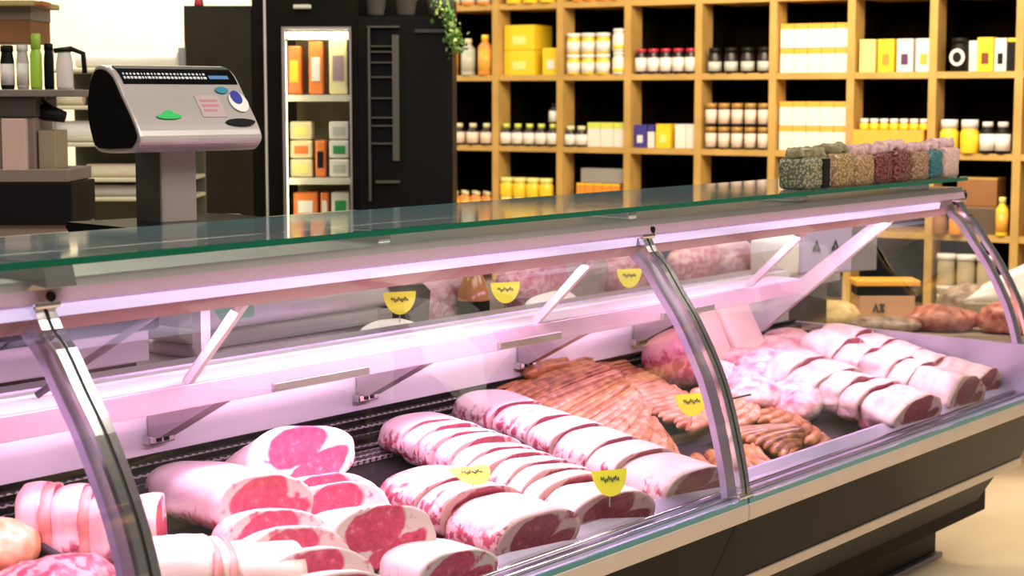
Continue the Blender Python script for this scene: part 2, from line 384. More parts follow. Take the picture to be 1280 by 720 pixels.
def rind_mat(name, fat, red, H, low=.36, streak=.5, seed=0, sscale=(7, 42, 7), bump=.5, clump=(45, 9)):
    """outer fat: white on top, streaky, ragged red lean low on the flanks"""
    m, t, b = nt(name); N = t.nodes; L = t.links; f = nodes_math(t)
    tc = N.new('ShaderNodeTexCoord'); oi = N.new('ShaderNodeObjectInfo')
    va = N.new('ShaderNodeVectorMath'); va.operation = 'ADD'; L.new(tc.outputs['Object'], va.inputs[0]); L.new(oi.outputs['Location'], va.inputs[1])
    sp = N.new('ShaderNodeSeparateXYZ'); L.new(tc.outputs['Object'], sp.inputs[0])
    mp = N.new('ShaderNodeMapping'); mp.inputs['Scale'].default_value = sscale; mp.inputs['Location'].default_value = (seed, seed * 2, 0); L.new(va.outputs[0], mp.inputs[0])
    n1 = N.new('ShaderNodeTexNoise'); n1.inputs['Scale'].default_value = 1; n1.inputs['Detail'].default_value = 4; L.new(mp.outputs[0], n1.inputs['Vector'])
    n2 = N.new('ShaderNodeTexNoise'); n2.inputs['Scale'].default_value = clump[0]; n2.inputs['Detail'].default_value = 3; n2.inputs['Distortion'].default_value = .6; L.new(va.outputs[0], n2.inputs['Vector'])
    pk = tuple(fat[i] * .62 + red[i] * .38 for i in range(3))
    base = mix(t, f('MULTIPLY', f('SUBTRACT', n1.outputs['Fac'], .58 - streak * .1), 3.2 * streak, clamp=True), fat, pk)
    hh = f('DIVIDE', sp.outputs[2], H)
    lw = f('MULTIPLY', f('SUBTRACT', f('SUBTRACT', low, hh), f('MULTIPLY', f('SUBTRACT', n1.outputs['Fac'], .5), .9)), 6, clamp=True)
    cl = f('MULTIPLY', f('SUBTRACT', n2.outputs['Fac'], .44), clump[1], clamp=True)
    L.new(mix(t, f('MULTIPLY', lw, cl), base, red), b.inputs['Base Color'])
    b.inputs['Roughness'].default_value = .42
    bp = N.new('ShaderNodeBump'); bp.inputs['Strength'].default_value = bump; bp.inputs['Distance'].default_value = .006
    L.new(f('ADD', n1.outputs['Fac'], f('MULTIPLY', n2.outputs['Fac'], f('ADD', .15, lw))), bp.inputs['Height']); L.new(bp.outputs[0], b.inputs['Normal'])
    return m
FAT = (.78, .63, .60); PKF = (.74, .48, .48)
RED = (.62, .085, .15); DRED = (.40, .035, .08); MAR = (.36, .06, .09); DMAR = (.22, .025, .05)

def slice_bm(W, H, T, seed=0, pinch=.93, bow=0.012, rag=.035, e_=2.5):
    """rounded D-shaped slab; slot 0 rind, slot 1 cut faces; local z=0 is its underside, -y the front"""
    bm = bmesh.new(); N = 44
    def R(th):
        c_, s_ = math.cos(th), math.sin(th)
        e = e_
        return (abs(c_) ** e + abs(s_) ** e) ** (-1 / e)
    st = [(T * .5, .80), (T * .5 - .003, .90), (T * .34, .975), (T * .1, 1.0), (-T * .2, 1.0), (-T * .38, .975), (-T * .5, pinch), (-T * .5 + .001, .88), (-T * .5 + .003, .70), (-T * .5 + .003, .5), (-T * .5 + .003, .25)]
    if T > .09:
        k_ = int(T / .022); st = st[:3] + [(T * (.34 - .54 * i / k_), 1.0) for i in range(1, k_)] + st[4:]
    rings = []; NF = len(st) - 5
    for j, (y, s) in enumerate(st):
        ring = []
        for k in range(N):
            th = 2 * PI * k / N; r = R(th) * s
            x = W / 2 * r * math.cos(th); z = H / 2 * r * math.sin(th)
            nn = noise.noise(Vector((math.cos(th) * 1.6 + seed * 5.3, math.sin(th) * 1.6, seed + y * 6)))
            n2 = noise.noise(Vector((math.cos(th) * 5 + seed * 2.3, math.sin(th) * 5, seed + y * 40)))
            g = 1 + rag * nn * 2 + rag * .6 * n2 * (1 if z < 0 else .4) - (.012 if (j % 2 and T > .09 and 2 < j < NF) else 0)
            x *= g; z *= g
            # right shoulder a bit lower than the left
            z = z * (1 - .10 * (x / (W / 2))) if z > 0 else z * (.86)
            z = max(z + H / 2 * .88, 0.0)
            ring.append(bm.verts.new((x, y - bow * (z / H), z)))
        rings.append(ring)
    for j in range(len(rings) - 1):
        for k in range(N):
            fc = bm.faces.new((rings[j][k], rings[j][(k + 1) % N], rings[j + 1][(k + 1) % N], rings[j + 1][k]))
            fc.material_index = 1 if (j >= NF or j == 0) else 0
    a = bm.faces.new(rings[0]); a.material_index = 1; b = bm.faces.new(rings[-1][::-1]); b.material_index = 1
    return bm
def loin(name, label, x, y0, y1, W, H, lens, rind, face, yaw=0., fan=.12, lean=.25, offx=.0, taper=.12, seed=0, cat='meat', group=None, xr=None, leans=None, fans=None):
    """a joint cut in slices, y0 front, y1 back; the slices are its parts; lens = relative thickness, front to back"""
    root = empty(name, (x, y0, deckz(y0)), 0, label, cat, group)
    rs = random.Random(seed + 3); tot = sum(lens); acc = 0
    for i, l in enumerate(lens):
        a = acc / tot; acc += l; b = acc / tot; t = (a + b) / 2
        s_ = 1 - taper * t
        Ti = (y1 - y0) * (b - a) * 1.03 + .008
        hh = H * s_ * rs.uniform(.975, 1.02); ww = W * s_ * rs.uniform(.985, 1.015)
        le = leans[i] if leans else lean; fa = fans[i] if fans else fan * rs.uniform(.6, 1.25)
        o = obj('slice', slice_bm(ww, hh, Ti, seed * 10 + i, pinch=.965, rag=.11 if name == 'rolled_pork' else .035), [rind, face], root, True)
        yy = y0 + (y1 - y0) * t
        px_ = x + ((xr - x) * t if xr is not None else 0) + rs.uniform(-offx, offx)
        o.location = (px_ - x, yy - y0, deckz(yy) - deckz(y0) + .001)
        o.rotation_euler = (-le + (.168 if Ti > .09 else .1), rs.uniform(-.03, .03), -fa + yaw)
    return root

FACES = {}
def faces_for(W, H, seed=0, dark=False, marb=.45):
    k = (W, H, seed, dark)
    if k not in FACES: FACES[k] = face_mat('cut_face', MAR if dark else RED, DMAR if dark else DRED, PKF if dark else FAT, W, H, seed, marb)
    return FACES[k]
R_A = rind_mat('rind_white', FAT, (.45, .05, .09), .15, .34, .55)
R_B = rind_mat('rind_pink', (.82, .56, .52), (.50, .07, .11), .15, .30, .9, seed=4)
R_C = rind_mat('rind_cream', (.79, .66, .54), (.55, .14, .12), .15, .12, .35, seed=8)
R_N = rind_mat('rind_rolled', (.76, .62, .61), (.55, .12, .20), .15, .40, 1.5, seed=2, sscale=(16, 26, 16), bump=1.0, clump=(26, 5))

R_R = rind_mat('rind_ragged_flank', FAT, MAR, .15, .52, .55, seed=3)
loin('pork_loin', 'long sliced pork loin beside the sausages, dark cut end at the steel sill', 3.655, 2.215, 2.90, .27, .122, [3, 1.8, 2.1, 1.6, 2.4, 2.6], R_R, faces_for(.27, .122, 1, True), seed=1, fan=.12, lean=.05, taper=.22)
loin('pork_loin', 'long sliced pork loin with red crescents and a yellow tag at its front', 3.30, 2.215, 2.83, .275, .125, [2, 1, 1, 1.1, 1, 1.1, 1, 1, 1, 1.6], R_R, faces_for(.275, .125, 2, True), seed=2, fan=.20, lean=.09, taper=.12)
loin('pork_loin', 'shorter marbled pork joint with ragged red side, front end at the sill', 3.00, 2.21, 2.56, .28, .135, [2, 1, 1.4], rind_mat('rind_ragged', PKF, MAR, .15, .74, .6, seed=5), faces_for(.28, .135, 3, True), seed=3, fan=.10, lean=.08, taper=.06)
loin('pork_loin', 'two thick pork loin pieces showing large pink eyes, behind the small roast', 2.625, 2.31, 2.87, .26, .145, [1.5, .5, .5, 2.6], R_A, faces_for(.26, .150, 4), seed=4, leans=[.40, .42, .40, .62], fans=[.10, .12, .12, .16], taper=.02, xr=2.80, yaw=-.22)
loin('pork_roast', 'small white pork roast with round pink eye at the sill edge', 2.705, 2.185, 2.335, .22, .110, [3], R_A, faces_for(.22, .110, 5), seed=5, fan=.25, lean=.2, taper=.03)
loin('pork_loin', 'thick pork loin with wide red slices falling forward in the middle left', 2.345, 2.15, 2.88, .235, .145, [1, 1, .8, .8, 3.6], R_A, faces_for(.24, .145, 6), seed=6, leans=[.42, .42, .42, .42, .25], fans=[.06, .06, .08, .08, -.02], taper=.05, xr=2.61, yaw=-.33)
R_RED = rind_mat('rind_seam', (.70, .30, .24), (.50, .08, .08), .15, .2, .9, seed=12)
def turned(name, label, x, y, yaw, L_, W, H, lens, rinds, face, seed, lean=.1):
    """a joint lying crosswise; its slices follow the turned axis"""
    root = empty(name, (x, y, deckz(y)), yaw, label, 'meat'); tot = sum(lens); acc = 0
    ax = Vector((math.sin(yaw), -math.cos(yaw)))
    for i, l in enumerate(lens):
        t = (acc + l / 2) / tot - .5; acc += l
        o = obj('slice', slice_bm(W, H * (1 - .10 * abs(t)), L_ * l / tot * 1.04 + .006, seed * 10 + i, pinch=.95, rag=.05, e_=4.5 if name == 'pork_rack' else 2.6), [rinds[i % len(rinds)], face], root, True)
        o.location = (0, t * L_, deckz(y + ax.y * -t * L_) - deckz(y) + .001); o.rotation_euler = (-lean, 0, 0)
    return root
turned('pork_loin', 'cream white pork piece with two thin red lines right of the left glass frame', 2.265, 2.44, 1.0, .30, .23, .135, [2.2, .22, .3, .22, 2.2], [R_C, R_RED], faces_for(.25, .145, 7), 7, 0)
turned('pork_roast', 'white pork piece cut off by the lower picture edge', 2.20, 2.215, 1.0, .26, .16, .09, [2], [R_C], faces_for(.25, .105, 8), 8, 0)
turned('pork_rack', 'squarish pink pork rack with red bands behind the leftmost frame bars', 2.20, 2.70, .75, .26, .20, .150, [1, .5, .9, .35, 1, .4, .8], [R_B, R_RED], faces_for(.23, .155, 9), 9, .12)

# ------------------------------------------------------------ sausages
def sausage_mat(name, c1, c2):
    m, t, b = nt(name); N = t.nodes; L = t.links
    tc = N.new('ShaderNodeTexCoord'); n = N.new('ShaderNodeTexNoise'); n.inputs['Scale'].default_value = 28; n.inputs['Detail'].default_value = 5
    oi = N.new('ShaderNodeObjectInfo'); va = N.new('ShaderNodeVectorMath'); va.operation = 'ADD'; L.new(tc.outputs['Object'], va.inputs[0]); L.new(oi.outputs['Location'], va.inputs[1]); L.new(va.outputs[0], n.inputs['Vector'])
    r = N.new('ShaderNodeValToRGB'); r.color_ramp.elements[0].position = .36; r.color_ramp.elements[0].color = (*c1, 1); r.color_ramp.elements[1].position = .66; r.color_ramp.elements[1].color = (*c2, 1)
    L.new(n.outputs['Fac'], r.inputs[0]); L.new(r.outputs[0], b.inputs['Base Color']); b.inputs['Roughness'].default_value = .33
    n2 = N.new('ShaderNodeTexNoise'); n2.inputs['Scale'].default_value = 110; L.new(va.outputs[0], n2.inputs['Vector'])
    bp = N.new('ShaderNodeBump'); bp.inputs['Strength'].default_value = .35; bp.inputs['Distance'].default_value = .002; L.new(n2.outputs['Fac'], bp.inputs['Height']); L.new(bp.outputs[0], b.inputs['Normal'])
    return m
SM = [sausage_mat('sausage_skin', (.24, .075, .02), (.64, .29, .11)), sausage_mat('sausage_skin_pink', (.38, .12, .05), (.76, .42, .27)), sausage_mat('sausage_skin_brown', (.13, .045, .015), (.50, .22, .08))]  # pink skin carries the lamps' pink highlights in its colour
def sausage(x, y, z, yaw, L_, r, bend=.03, rise=0., m=0, label='', group=None, dip=0.0):
    """starts at x,y (one end), runs along yaw"""
    n = 12; pts = []; rs = []
    for i in range(n + 1):
        t = i / n; s = L_ * t
        pts.append((s, bend * math.sin(PI * t), rise * t + dip * math.sin(PI * t)))
        e = min(t, 1 - t) * L_ / r
        rs.append(r * (math.sqrt(max(0, 1 - (1 - min(1, e)) ** 2)) * .93 + .07) * (1 + .05 * math.sin(i * 2.1 + x * 50)))
    o = obj('sausage', tube(pts, rs, 10), SM[m], None, True, loc=(x, y, z), rot=(0, 0, yaw))
    return tag(o, label, 'sausage', group)
rg = random.Random(11)
N1 = 25
LB = 'slim raw sausage lying in the long shingled row beside the sliced loin'
for i in range(N1):
    t = i / (N1 - 1)
    y = 2.955 - .655 * t; x = 3.80 - .02 * t + .012 * math.sin(t * 9) + rg.uniform(-.01, .01)
    yaw = math.radians(3 + 46 * t ** 2 + rg.uniform(-2, 2))
    Lg = .53 - .20 * t + rg.uniform(-.02, .02); r = .0132 + .003 * t
    if t < .82: sausage(4.12 - .03 * t + rg.uniform(-.015, .015), y + .028 + .05 * t, deckz(y) + .045 + .012 * t, yaw * .5, .40 - .12 * t, r, bend=-.01, rise=-.012, m=1 if t > .15 else 0, label='raw sausage tinted with pink lamp light in the right half of the long shingled row', group='sausages tinted with pink light')
    sausage(x, y, deckz(y) + .025 + .02 * math.sin(PI * t), yaw, Lg, r, bend=.02 - .05 * t, rise=.035, m=1 if .2 < t and rg.random() < .7 else 0, label=LB, group='sausages in the long shingled row')
for i in range(9):                        # thick short ones at the front
    t = i / 8
    x = 3.86 + .24 * t; y = 2.245 + .02 * math.sin(i * 2.3)
    sausage(x, y, deckz(y) + .022, math.radians(62 - 14 * t), .17, .0215, bend=.012, rise=.03, m=0, label='thick short sausage in the front rank left of the chrome frame', group='thick sausages at the front')
sausage(3.96, 2.95, deckz(2.9) + .075, math.radians(4), .24, .022, m=0, label='single orange sausage with dark end lying on top at the back of the row')
for i in range(11):
    t = i / 10; y = 2.21 + .27 * t
    sausage(4.19 - .02 * t, y - .01, deckz(y) + .02 + .022 * math.sin(PI * t), math.radians(26 - 52 * t + rg.uniform(-3, 3)), .27, .0165, bend=.02, rise=-.004, m=2, label='wrinkled brown sausage in the bundle right of the chrome frame', group='brown bundle beside the chrome frame')
for i in range(8):
    t = i / 7; x = 4.38 + .05 * t; y = 2.21 + .30 * t
    sausage(x, y, deckz(y) + .018 + .012 * math.sin(PI * t), math.radians(44 - 22 * t), .31, .0175, bend=-.055, rise=.0, m=2 if i % 2 else 0, label='curved brown sausage in the right hand bundle next to the rolled pork', group='curved brown sausages')
for i in range(7):
    t = i / 6; x = 4.30 + .08 * t; y = 2.47 + .20 * t
    sausage(x, y, deckz(y) + .03 + .01 * t, math.radians(20 - 6 * t), .30, .017, bend=-.03, rise=.01, m=1, label='pale pink sausage at the back of the right hand bundle', group='pale pink sausages')

# ------------------------------------------------------------ right hand pale meats
loin('rolled_pork', 'rolled white pork with a dark red cut end, nearest the curved sausages', 4.90, 2.20, 2.66, .32, .140, [.9, .5, .6, .8, .7], R_N, faces_for(.30, .150, 11, True), seed=11, fan=.04, lean=.03, offx=.008, taper=.05, cat='meat')
loin('rolled_pork', 'middle rolled white pork with a tall dark cut end', 5.27, 2.20, 2.74, .25, .150, [1, .5, .7, .6, .8], R_N, faces_for(.26, .165, 12, True), seed=12, fan=.04, lean=.03, offx=.008, taper=.1)
loin('rolled_pork', 'rightmost rolled white pork against the lilac end wall', 5.478, 2.22, 2.80, .20, .140, [1, .5, .7, .6, .8], R_N, faces_for(.22, .155, 13, True), seed=13, fan=.04, lean=.03, offx=.008, taper=.1)
o = obj('netted_roast', blob(.12, .11, .10, .1, 9, 3), rind_mat('netted', (.52, .22, .26), (.34, .05, .10), .15, .3, .9, seed=9, sscale=(30, 30, 30)), None, True, loc=(4.58, 2.83, deckz(2.83) + .07))
tag(o, 'dark reddish netted roast half hidden behind the chrome frame', 'meat')
for (x, y, s, lb) in ((4.80, 2.93, 1, 'left white slab of back fat leaning at the rear wall'), (5.03, 2.94, 2, 'right white slab of back fat leaning at the rear wall')):
    bm = box(-.115, .115, -.02, .02, 0, .17, bev=.012); bmesh.ops.subdivide_edges(bm, edges=bm.edges, cuts=2, use_grid_fill=True)
    for v in bm.verts: v.co += Vector((noise.noise(v.co * 12), noise.noise(v.co * 15 + Vector((4, s, 1))), 0)) * .006
    o = obj('fat_slab', bm, R_C, None, True, loc=(x, y - .10, deckz(y) + .01), rot=(-.45, 0, .1)); tag(o, lb, 'meat')
PILE = [(4.62, 2.60, .11, .10, .3), (4.78, 2.68, .13, .09, -.4), (4.93, 2.72, .13, .10, .5), (5.07, 2.73, .12, .09, -.2), (4.72, 2.50, .14, .10, .1), (4.72, 2.80, .12, .10, .7), (4.92, 2.84, .12, .09, -.5), (5.16, 2.84, .13, .09, .3), (5.34, 2.86, .13, .10, -.3)]
PL = ['pink folded pork cutlet beside the chrome frame', 'pink veined pork piece in front of the white slabs', 'white and pink pork piece left of the rolled pork', 'knobbly white pork piece between the slabs and rolls', 'flat pale pork cutlet lying over the pale sausages', 'red streaked pork piece under the left fat slab', 'red streaked pork piece under the right fat slab', 'lumpy white pork piece behind the rolled pork', 'rear corner pork piece at the lilac end wall']
for k, ((x, y, a, b, rz), lb) in enumerate(zip(PILE, PL)):
    o = obj('pork_cutlet', blob(a, b, .05, .28, 8, k + 1), rind_mat('cutlet', (.76, .60, .60), (.58, .12, .20), .15, .62, 1.4, seed=k, sscale=(9, 26, 20), bump=1.0, clump=(22, 4)), None, True, loc=(x, y, deckz(y) + (.038 if k < 5 else .015)), rot=(.1, -.1, rz)); tag(o, lb, 'meat')
# left bottom tray
o = obj('beef_joint', blob(.16, .12, .075, .3, 9, 31), rind_mat('beef', (.62, .26, .26), (.34, .04, .07), .15, .8, 1.0, seed=1, sscale=(18, 18, 30)), None, True, loc=(1.93, 2.52, deckz(2.52) + .05)); tag(o, 'dark red beef joint at the lower left picture corner', 'meat')
o = obj('poultry_piece', blob(.10, .08, .07, .25, 12, 33), sausage_mat('poultry', (.60, .26, .10), (.80, .52, .30)), None, True, loc=(1.96, 2.73, deckz(2.73) + .055)); tag(o, 'orange yellow poultry piece at the left picture edge', 'meat')
dv = empty('tray_divider', (2.07, 2.5, deckz(2.5)), 0, 'clear tray divider with black rod, between beef and pork rack', 'divider')
obj('divider_plate', prism([(-.32, deckz(2.18) - deckz(2.5)), (-.32, deckz(2.18) - deckz(2.5) + .05), (.34, deckz(2.84) - deckz(2.5) + .05), (.34, deckz(2.84) - deckz(2.5))], -.003, .003), C('smoked', (.05, .05, .07), .15), dv)
obj('divider_rod', tube([(0, -.32, deckz(2.18) - deckz(2.5) + .055), (0, .34, deckz(2.84) - deckz(2.5) + .055)], .008), M['rubber'], dv)

# ------------------------------------------------------------ price tags
def price_tag(X, Y, y=None, lean=0, w=.085, h=.055, stem=.06, label='', rz=None, group=None, sc=1):
    r = ray(X, Y); t = y / r.y; p = Vector((0, 0, CAM_H)) + r * t
    root = empty('price_tag', (p.x, p.y, p.z - stem), VROT * .55 if rz is None else rz, label, 'price tag', group)
    bm = bmesh.new(); n = 20
    pr = [(w / 2 * math.cos(PI + PI * k / n) * (1.0), (.5 * h) + h * math.sin(PI + PI * k / n)) for k in range(n + 1)]
    f0 = [bm.verts.new((a, 0, b)) for a, b in pr]; f1 = [bm.verts.new((a, .0015, b)) for a, b in pr]
    bm.faces.new(f0); bm.faces.new(f1[::-1])
    for k in range(n + 1): bm.faces.new((f0[k], f0[(k + 1) % (n + 1)], f1[(k + 1) % (n + 1)], f1[k]))
    c_ = obj('card', bm, M['tag_yellow'], root, loc=(0, 0, stem), rot=(lean, 0, 0))
    pts = []
    for k in range(26):
        t_ = k / 25; pts.append((-w * .27 + w * .52 * t_, -.002, h * (.16 + .09 * math.sin(k * 1.9) + .05 * math.sin(k * .7)) ))
    obj('handwriting', tube(pts, .0011, 5), M['ink'], c_)
    obj('pin', tube([(0, .003, -.005), (0, .003, stem - h * .2)], .0018, 6), M['chrome'], root)
    return root
price_tag(763, 604, 2.185, -.25, .088, .06, .05, 'yellow half round price tag on the front end of the crescent sliced loin')
price_tag(592, 594, 2.25, -1.1, .088, .06, .02, 'yellow half round price tag lying flat on the marbled joint')
tg_ = price_tag(865, 506, 2.50, -.2, .100, .062, .06, 'yellow half round price tag with arm among the sausages')
obj('arm', tube([(.03, .004, .055), (.20, .02, .072)], .003, 6), M['rubber'], tg_)
price_tag(500, 379, 3.30, -.1, .10, .066, .09, 'yellow half round card built for a reflected price tag, leftmost of three on the rear counter')  # three rear cards: reflected tags built as solid objects
price_tag(632, 366, 3.33, -.1, .10, .066, .09, 'yellow half round card built for a reflected price tag, middle of three on the rear counter')
price_tag(787, 348, 3.33, -.1, .095, .066, .09, 'yellow half round card built for a reflected price tag, rightmost of three on the rear counter')

# ------------------------------------------------------------ rear counter with goods
rc = empty('rear_counter', (4.0, 3.75, 0), 0, 'grey service counter standing behind the meat case', 'counter')
obj('counter_top', box(-2.2, 2.40, -.55, .40, .84, .87, bev=.004), C('counter_dull', (.30, .24, .28), .45, .3), rc)
obj('counter_body', box(-2.18, 2.38, -.50, .38, 0, .84), M['dark_grey'], rc)
def on_y(X, Y, y):
    r = ray(X, Y); return Vector((0, 0, CAM_H)) + r * (y / r.y)
CTZ = .871
def lump(name, label, X, y, wpx, hpx, depth, m, cat, seed, amp=.22, freq=7, base=CTZ):
    p = on_y(X, 400, y); k = (p.x * CT + p.y * ST) / F_PX; sx = wpx * k / 2 / .62; sz = hpx * k / 2
    o = obj(name, blob(sx, depth, sz, amp, freq, seed), m, None, True, loc=(p.x, p.y, base + sz * .75)); return tag(o, label, cat)
HAM = rind_mat('ham_skin', (.58, .36, .36), (.46, .14, .18), .2, .5, 1.0, seed=3, sscale=(14, 14, 6))
HAM2 = rind_mat('ham_mauve', (.50, .34, .36), (.36, .14, .17), .2, .3, .9, seed=6, sscale=(9, 9, 20))
# wide lit panel box at the left
bx = empty('glass_washer', (2.60, 3.55, CTZ - .0), 0, 'white boxy appliance with dark lid on the far left of the rear counter', 'appliance')
obj('base', box(-.74, .36, -.10, .2, 0, .035), M['black_panel'], bx)
obj('body', box(-.75, .37, -.14, .2, .035, .115, bev=.005), M['white_metal'], bx)
obj('lid', box(-.76, .40, -.15, .22, .115, .20, bev=.01), M['black_panel'], bx)
sc_ = empty('slicer', (3.62, 3.55, CTZ), 0, 'grey meat slicer with rounded body and green guard on the rear counter', 'slicer')
obj('base', box(-.40, .28, -.14, .18, 0, .035, bev=.01), M['light_grey'], sc_)
obj('carriage', box(-.44, .26, -.17, .15, .045, .085, bev=.012), M['grey'], sc_)
obj('housing', prism([(-.12, .085), (-.14, .11), (-.10, .15), (.05, .175), (.14, .16), (.16, .085)], -.42, .34), M['light_grey'], sc_, True)
obj('end_cap', prism([(-.15, .02), (-.16, .12), (-.10, .16), (.05, .18), (.16, .15), (.17, .02)], .30, .44), M['dark_grey'], sc_, True)
obj('blade_guard', tube([(-.40, -.11, .12), (-.28, -.11, .125)], .032, 16), C('guard_green', (.05, .45, .16), .4), sc_, True)
GOLD = mat('gold_foil', (.80, .58, .16), .3, .7, bump=.8, bscale=40, var=.3, vscale=30)
for k, (X, lb) in enumerate(((378, 'gold foil wrapped cheese left of the pink ham on rear counter'), (403, 'second gold foil parcel touching the pink ham on rear counter'))):
    lump('foil_parcel', lb, X, 3.80, 30, 62, .06, GOLD, 'parcel', 60 + k, .15, 12, CTZ + .0)
lump('cured_ham', 'rosy cured ham behind the slicer end cap', 435, 3.8, 50, 66, .07, HAM, 'ham', 41)
lump('cured_ham', 'mauve cured ham leaning left of the leftmost rear price tag', 478, 3.62, 55, 60, .07, HAM2, 'ham', 42)
lump('cured_ham', 'tall mauve ham between the two left rear price tags', 545, 3.52, 70, 80, .08, HAM2, 'ham', 43)
lump('cured_ham', 'pink striped ham behind the middle rear price tag', 665, 3.5, 80, 78, .08, HAM, 'ham', 44)
lump('cured_ham', 'olive grey wrapped ham right of the middle rear price tag', 722, 3.5, 60, 80, .08, C('olive_wrap', (.30, .25, .20), .5, var=.3, vscale=20), 'ham', 45)
lump('cured_ham', 'bright pink ham behind the rightmost rear price tag', 790, 3.5, 80, 70, .08, HAM, 'ham', 46)
lump('cured_ham', 'rosy ham just right of the chrome frame on rear counter', 868, 3.5, 70, 62, .08, HAM, 'ham', 47)
lump('cured_ham', 'pale ham next to the white jug at the rear counter end', 912, 3.48, 60, 60, .08, HAM2, 'ham', 48)
for X, Y, lb, a_ in ((485, 402, 'grey paper sheet standing under the leftmost rear tag', .5), (688, 385, 'cream wrapped paper parcel lying below the olive ham', .2)):
    lump('paper_parcel', lb, X, 3.33, 60, 34, .045, M['paper'], 'parcel', int(X), .2, 8)
bt = empty('bottle', on_y(592, 395, 3.38), 0, 'brown glass bottle with dark band between two hams', 'bottle'); bt.location.z = CTZ
obj('glass_body', lathe([(.045, 0), (.05, .01), (.05, .10), (.03, .15), (.016, .17), (.016, .20)], 18), C('amber_glass', (.35, .16, .06), .15), bt, True)
obj('band', lathe([(.0512, .035), (.0512, .075)], 18), M['black_panel'], bt)
# white jug and boxes at right end
jg = empty('white_jug', on_y(968, 360, 3.30), 0, 'white plastic jug at the right end of the rear counter', 'jug'); jg.location.z = CTZ
obj('body', box(-.09, .09, -.07, .07, 0, .17, bev=.03), M['white'], jg, True); obj('handle', tube([(.09, 0, .14), (.14, 0, .13), (.14, 0, .06), (.09, 0, .04)], .012), M['white'], jg, True)
dp = empty('ticket_dispenser', on_y(1020, 340, 3.30), 0, 'pale lilac dispenser box printed with two dark figures', 'dispenser'); dp.location.z = CTZ; dp.rotation_euler.z = -.5
obj('housing', box(-.13, .12, -.08, .08, 0, .235, bev=.012), C('lilac_plastic', (.50, .42, .66), .45), dp)
for k in (0, 1):
    obj('printed_figure', tube([(-.07 + k * .09, -.083, .09), (-.055 + k * .09, -.083, .13), (-.04 + k * .09, -.083, .09), (-.07 + k * .09, -.083, .105)], .005, 6), M['ink'], dp)
obj('cap', box(-.10, .02, -.05, .05, .235, .25, bev=.004), M['black'], dp)
obj('tall_panel', box(.13, .26, -.05, .08, 0, .30, bev=.004), C('panel_grey', (.24, .22, .24), .5), dp)

obj('display_screen', box(.15, .23, -.053, -.05, .125, .16), C('screen_teal', (.02, .30, .28), .3), dp)
# ------------------------------------------------------------ packs on the top glass
def pack_mat(name, c1, c2, s=130):
    m, t, b = nt(name); N = t.nodes; L = t.links
    tc = N.new('ShaderNodeTexCoord'); n = N.new('ShaderNodeTexVoronoi'); n.inputs['Scale'].default_value = s; L.new(tc.outputs['Object'], n.inputs['Vector'])
    r = N.new('ShaderNodeValToRGB'); r.color_ramp.elements[0].position = .25; r.color_ramp.elements[0].color = (*c1, 1); r.color_ramp.elements[1].position = .6; r.color_ramp.elements[1].color = (*c2, 1)
    L.new(n.outputs['Distance'], r.inputs[0]); L.new(r.outputs[0], b.inputs['Base Color']); b.inputs['Roughness'].default_value = .25
    return m
PK = [('grey green packet of dried herbs with black band, leftmost on the glass top', (.40, .38, .22), (.10, .11, .08)), ('tan seed packet right of the black banded herb packet', (.50, .36, .18), (.22, .13, .06)),
      ('tan nut packet, third from the left on the glass top', (.52, .36, .20), (.24, .14, .07)), ('maroon packet standing on the glass top beside the tan packets', (.28, .09, .08), (.07, .02, .02)),
      ('second maroon packet standing on the glass top', (.32, .12, .10), (.08, .02, .02)), ('brown grained packet right of the maroon packets', (.48, .34, .22), (.20, .10, .06)),
      ('teal packet near the right end of the glass top', (.05, .22, .24), (.03, .10, .12)), ('pale pink packet at the right end of the glass top', (.70, .50, .46), (.50, .34, .32))]
px_x = [(4.58, .155), (4.735, .13), (4.875, .13), (5.01, .12), (5.14, .12), (5.275, .13), (5.40, .10), (5.52, .12)]
for k, ((lb, c1, c2), (x, w_)) in enumerate(zip(PK, px_x)):
    p = empty('food_packet', (x, 2.41, 1.3075), 0, lb, 'packet')
    hgt = .092 + .008 * (k % 3 == 1)
    bm = box(-w_ / 2, w_ / 2, -.05, .05, 0, hgt, bev=.014)
    bmesh.ops.subdivide_edges(bm, edges=bm.edges, cuts=2, use_grid_fill=True)
    for v in bm.verts: v.co += Vector((noise.noise(v.co * 30 + Vector((k, 0, 0))), noise.noise(v.co * 25 + Vector((0, k, 0))), 0)) * .006
    obj('pouch', bm, pack_mat('packet_skin', c1, c2), p, True)
    bm = box(-w_ / 2 + .004, w_ / 2 - .004, -.03, .03, hgt - .004, hgt + .028, bev=.008); bmesh.ops.subdivide_edges(bm, edges=bm.edges, cuts=3, use_grid_fill=True)
    for v in bm.verts: v.co += Vector((0, noise.noise(v.co * 40), noise.noise(v.co * 60 + Vector((k, 2, 0))))) * .009
    obj('crimped_top', bm, C('pink_film', (.66, .44, .46), .2, var=.3, vscale=40) if k > 1 else C('olive_film', (.28, .25, .14), .25, var=.4, vscale=40), p, True)
    if k == 0: obj('black_band', box(.01, .05, -.054, .054, .004, hgt - .004), M['black'], p)

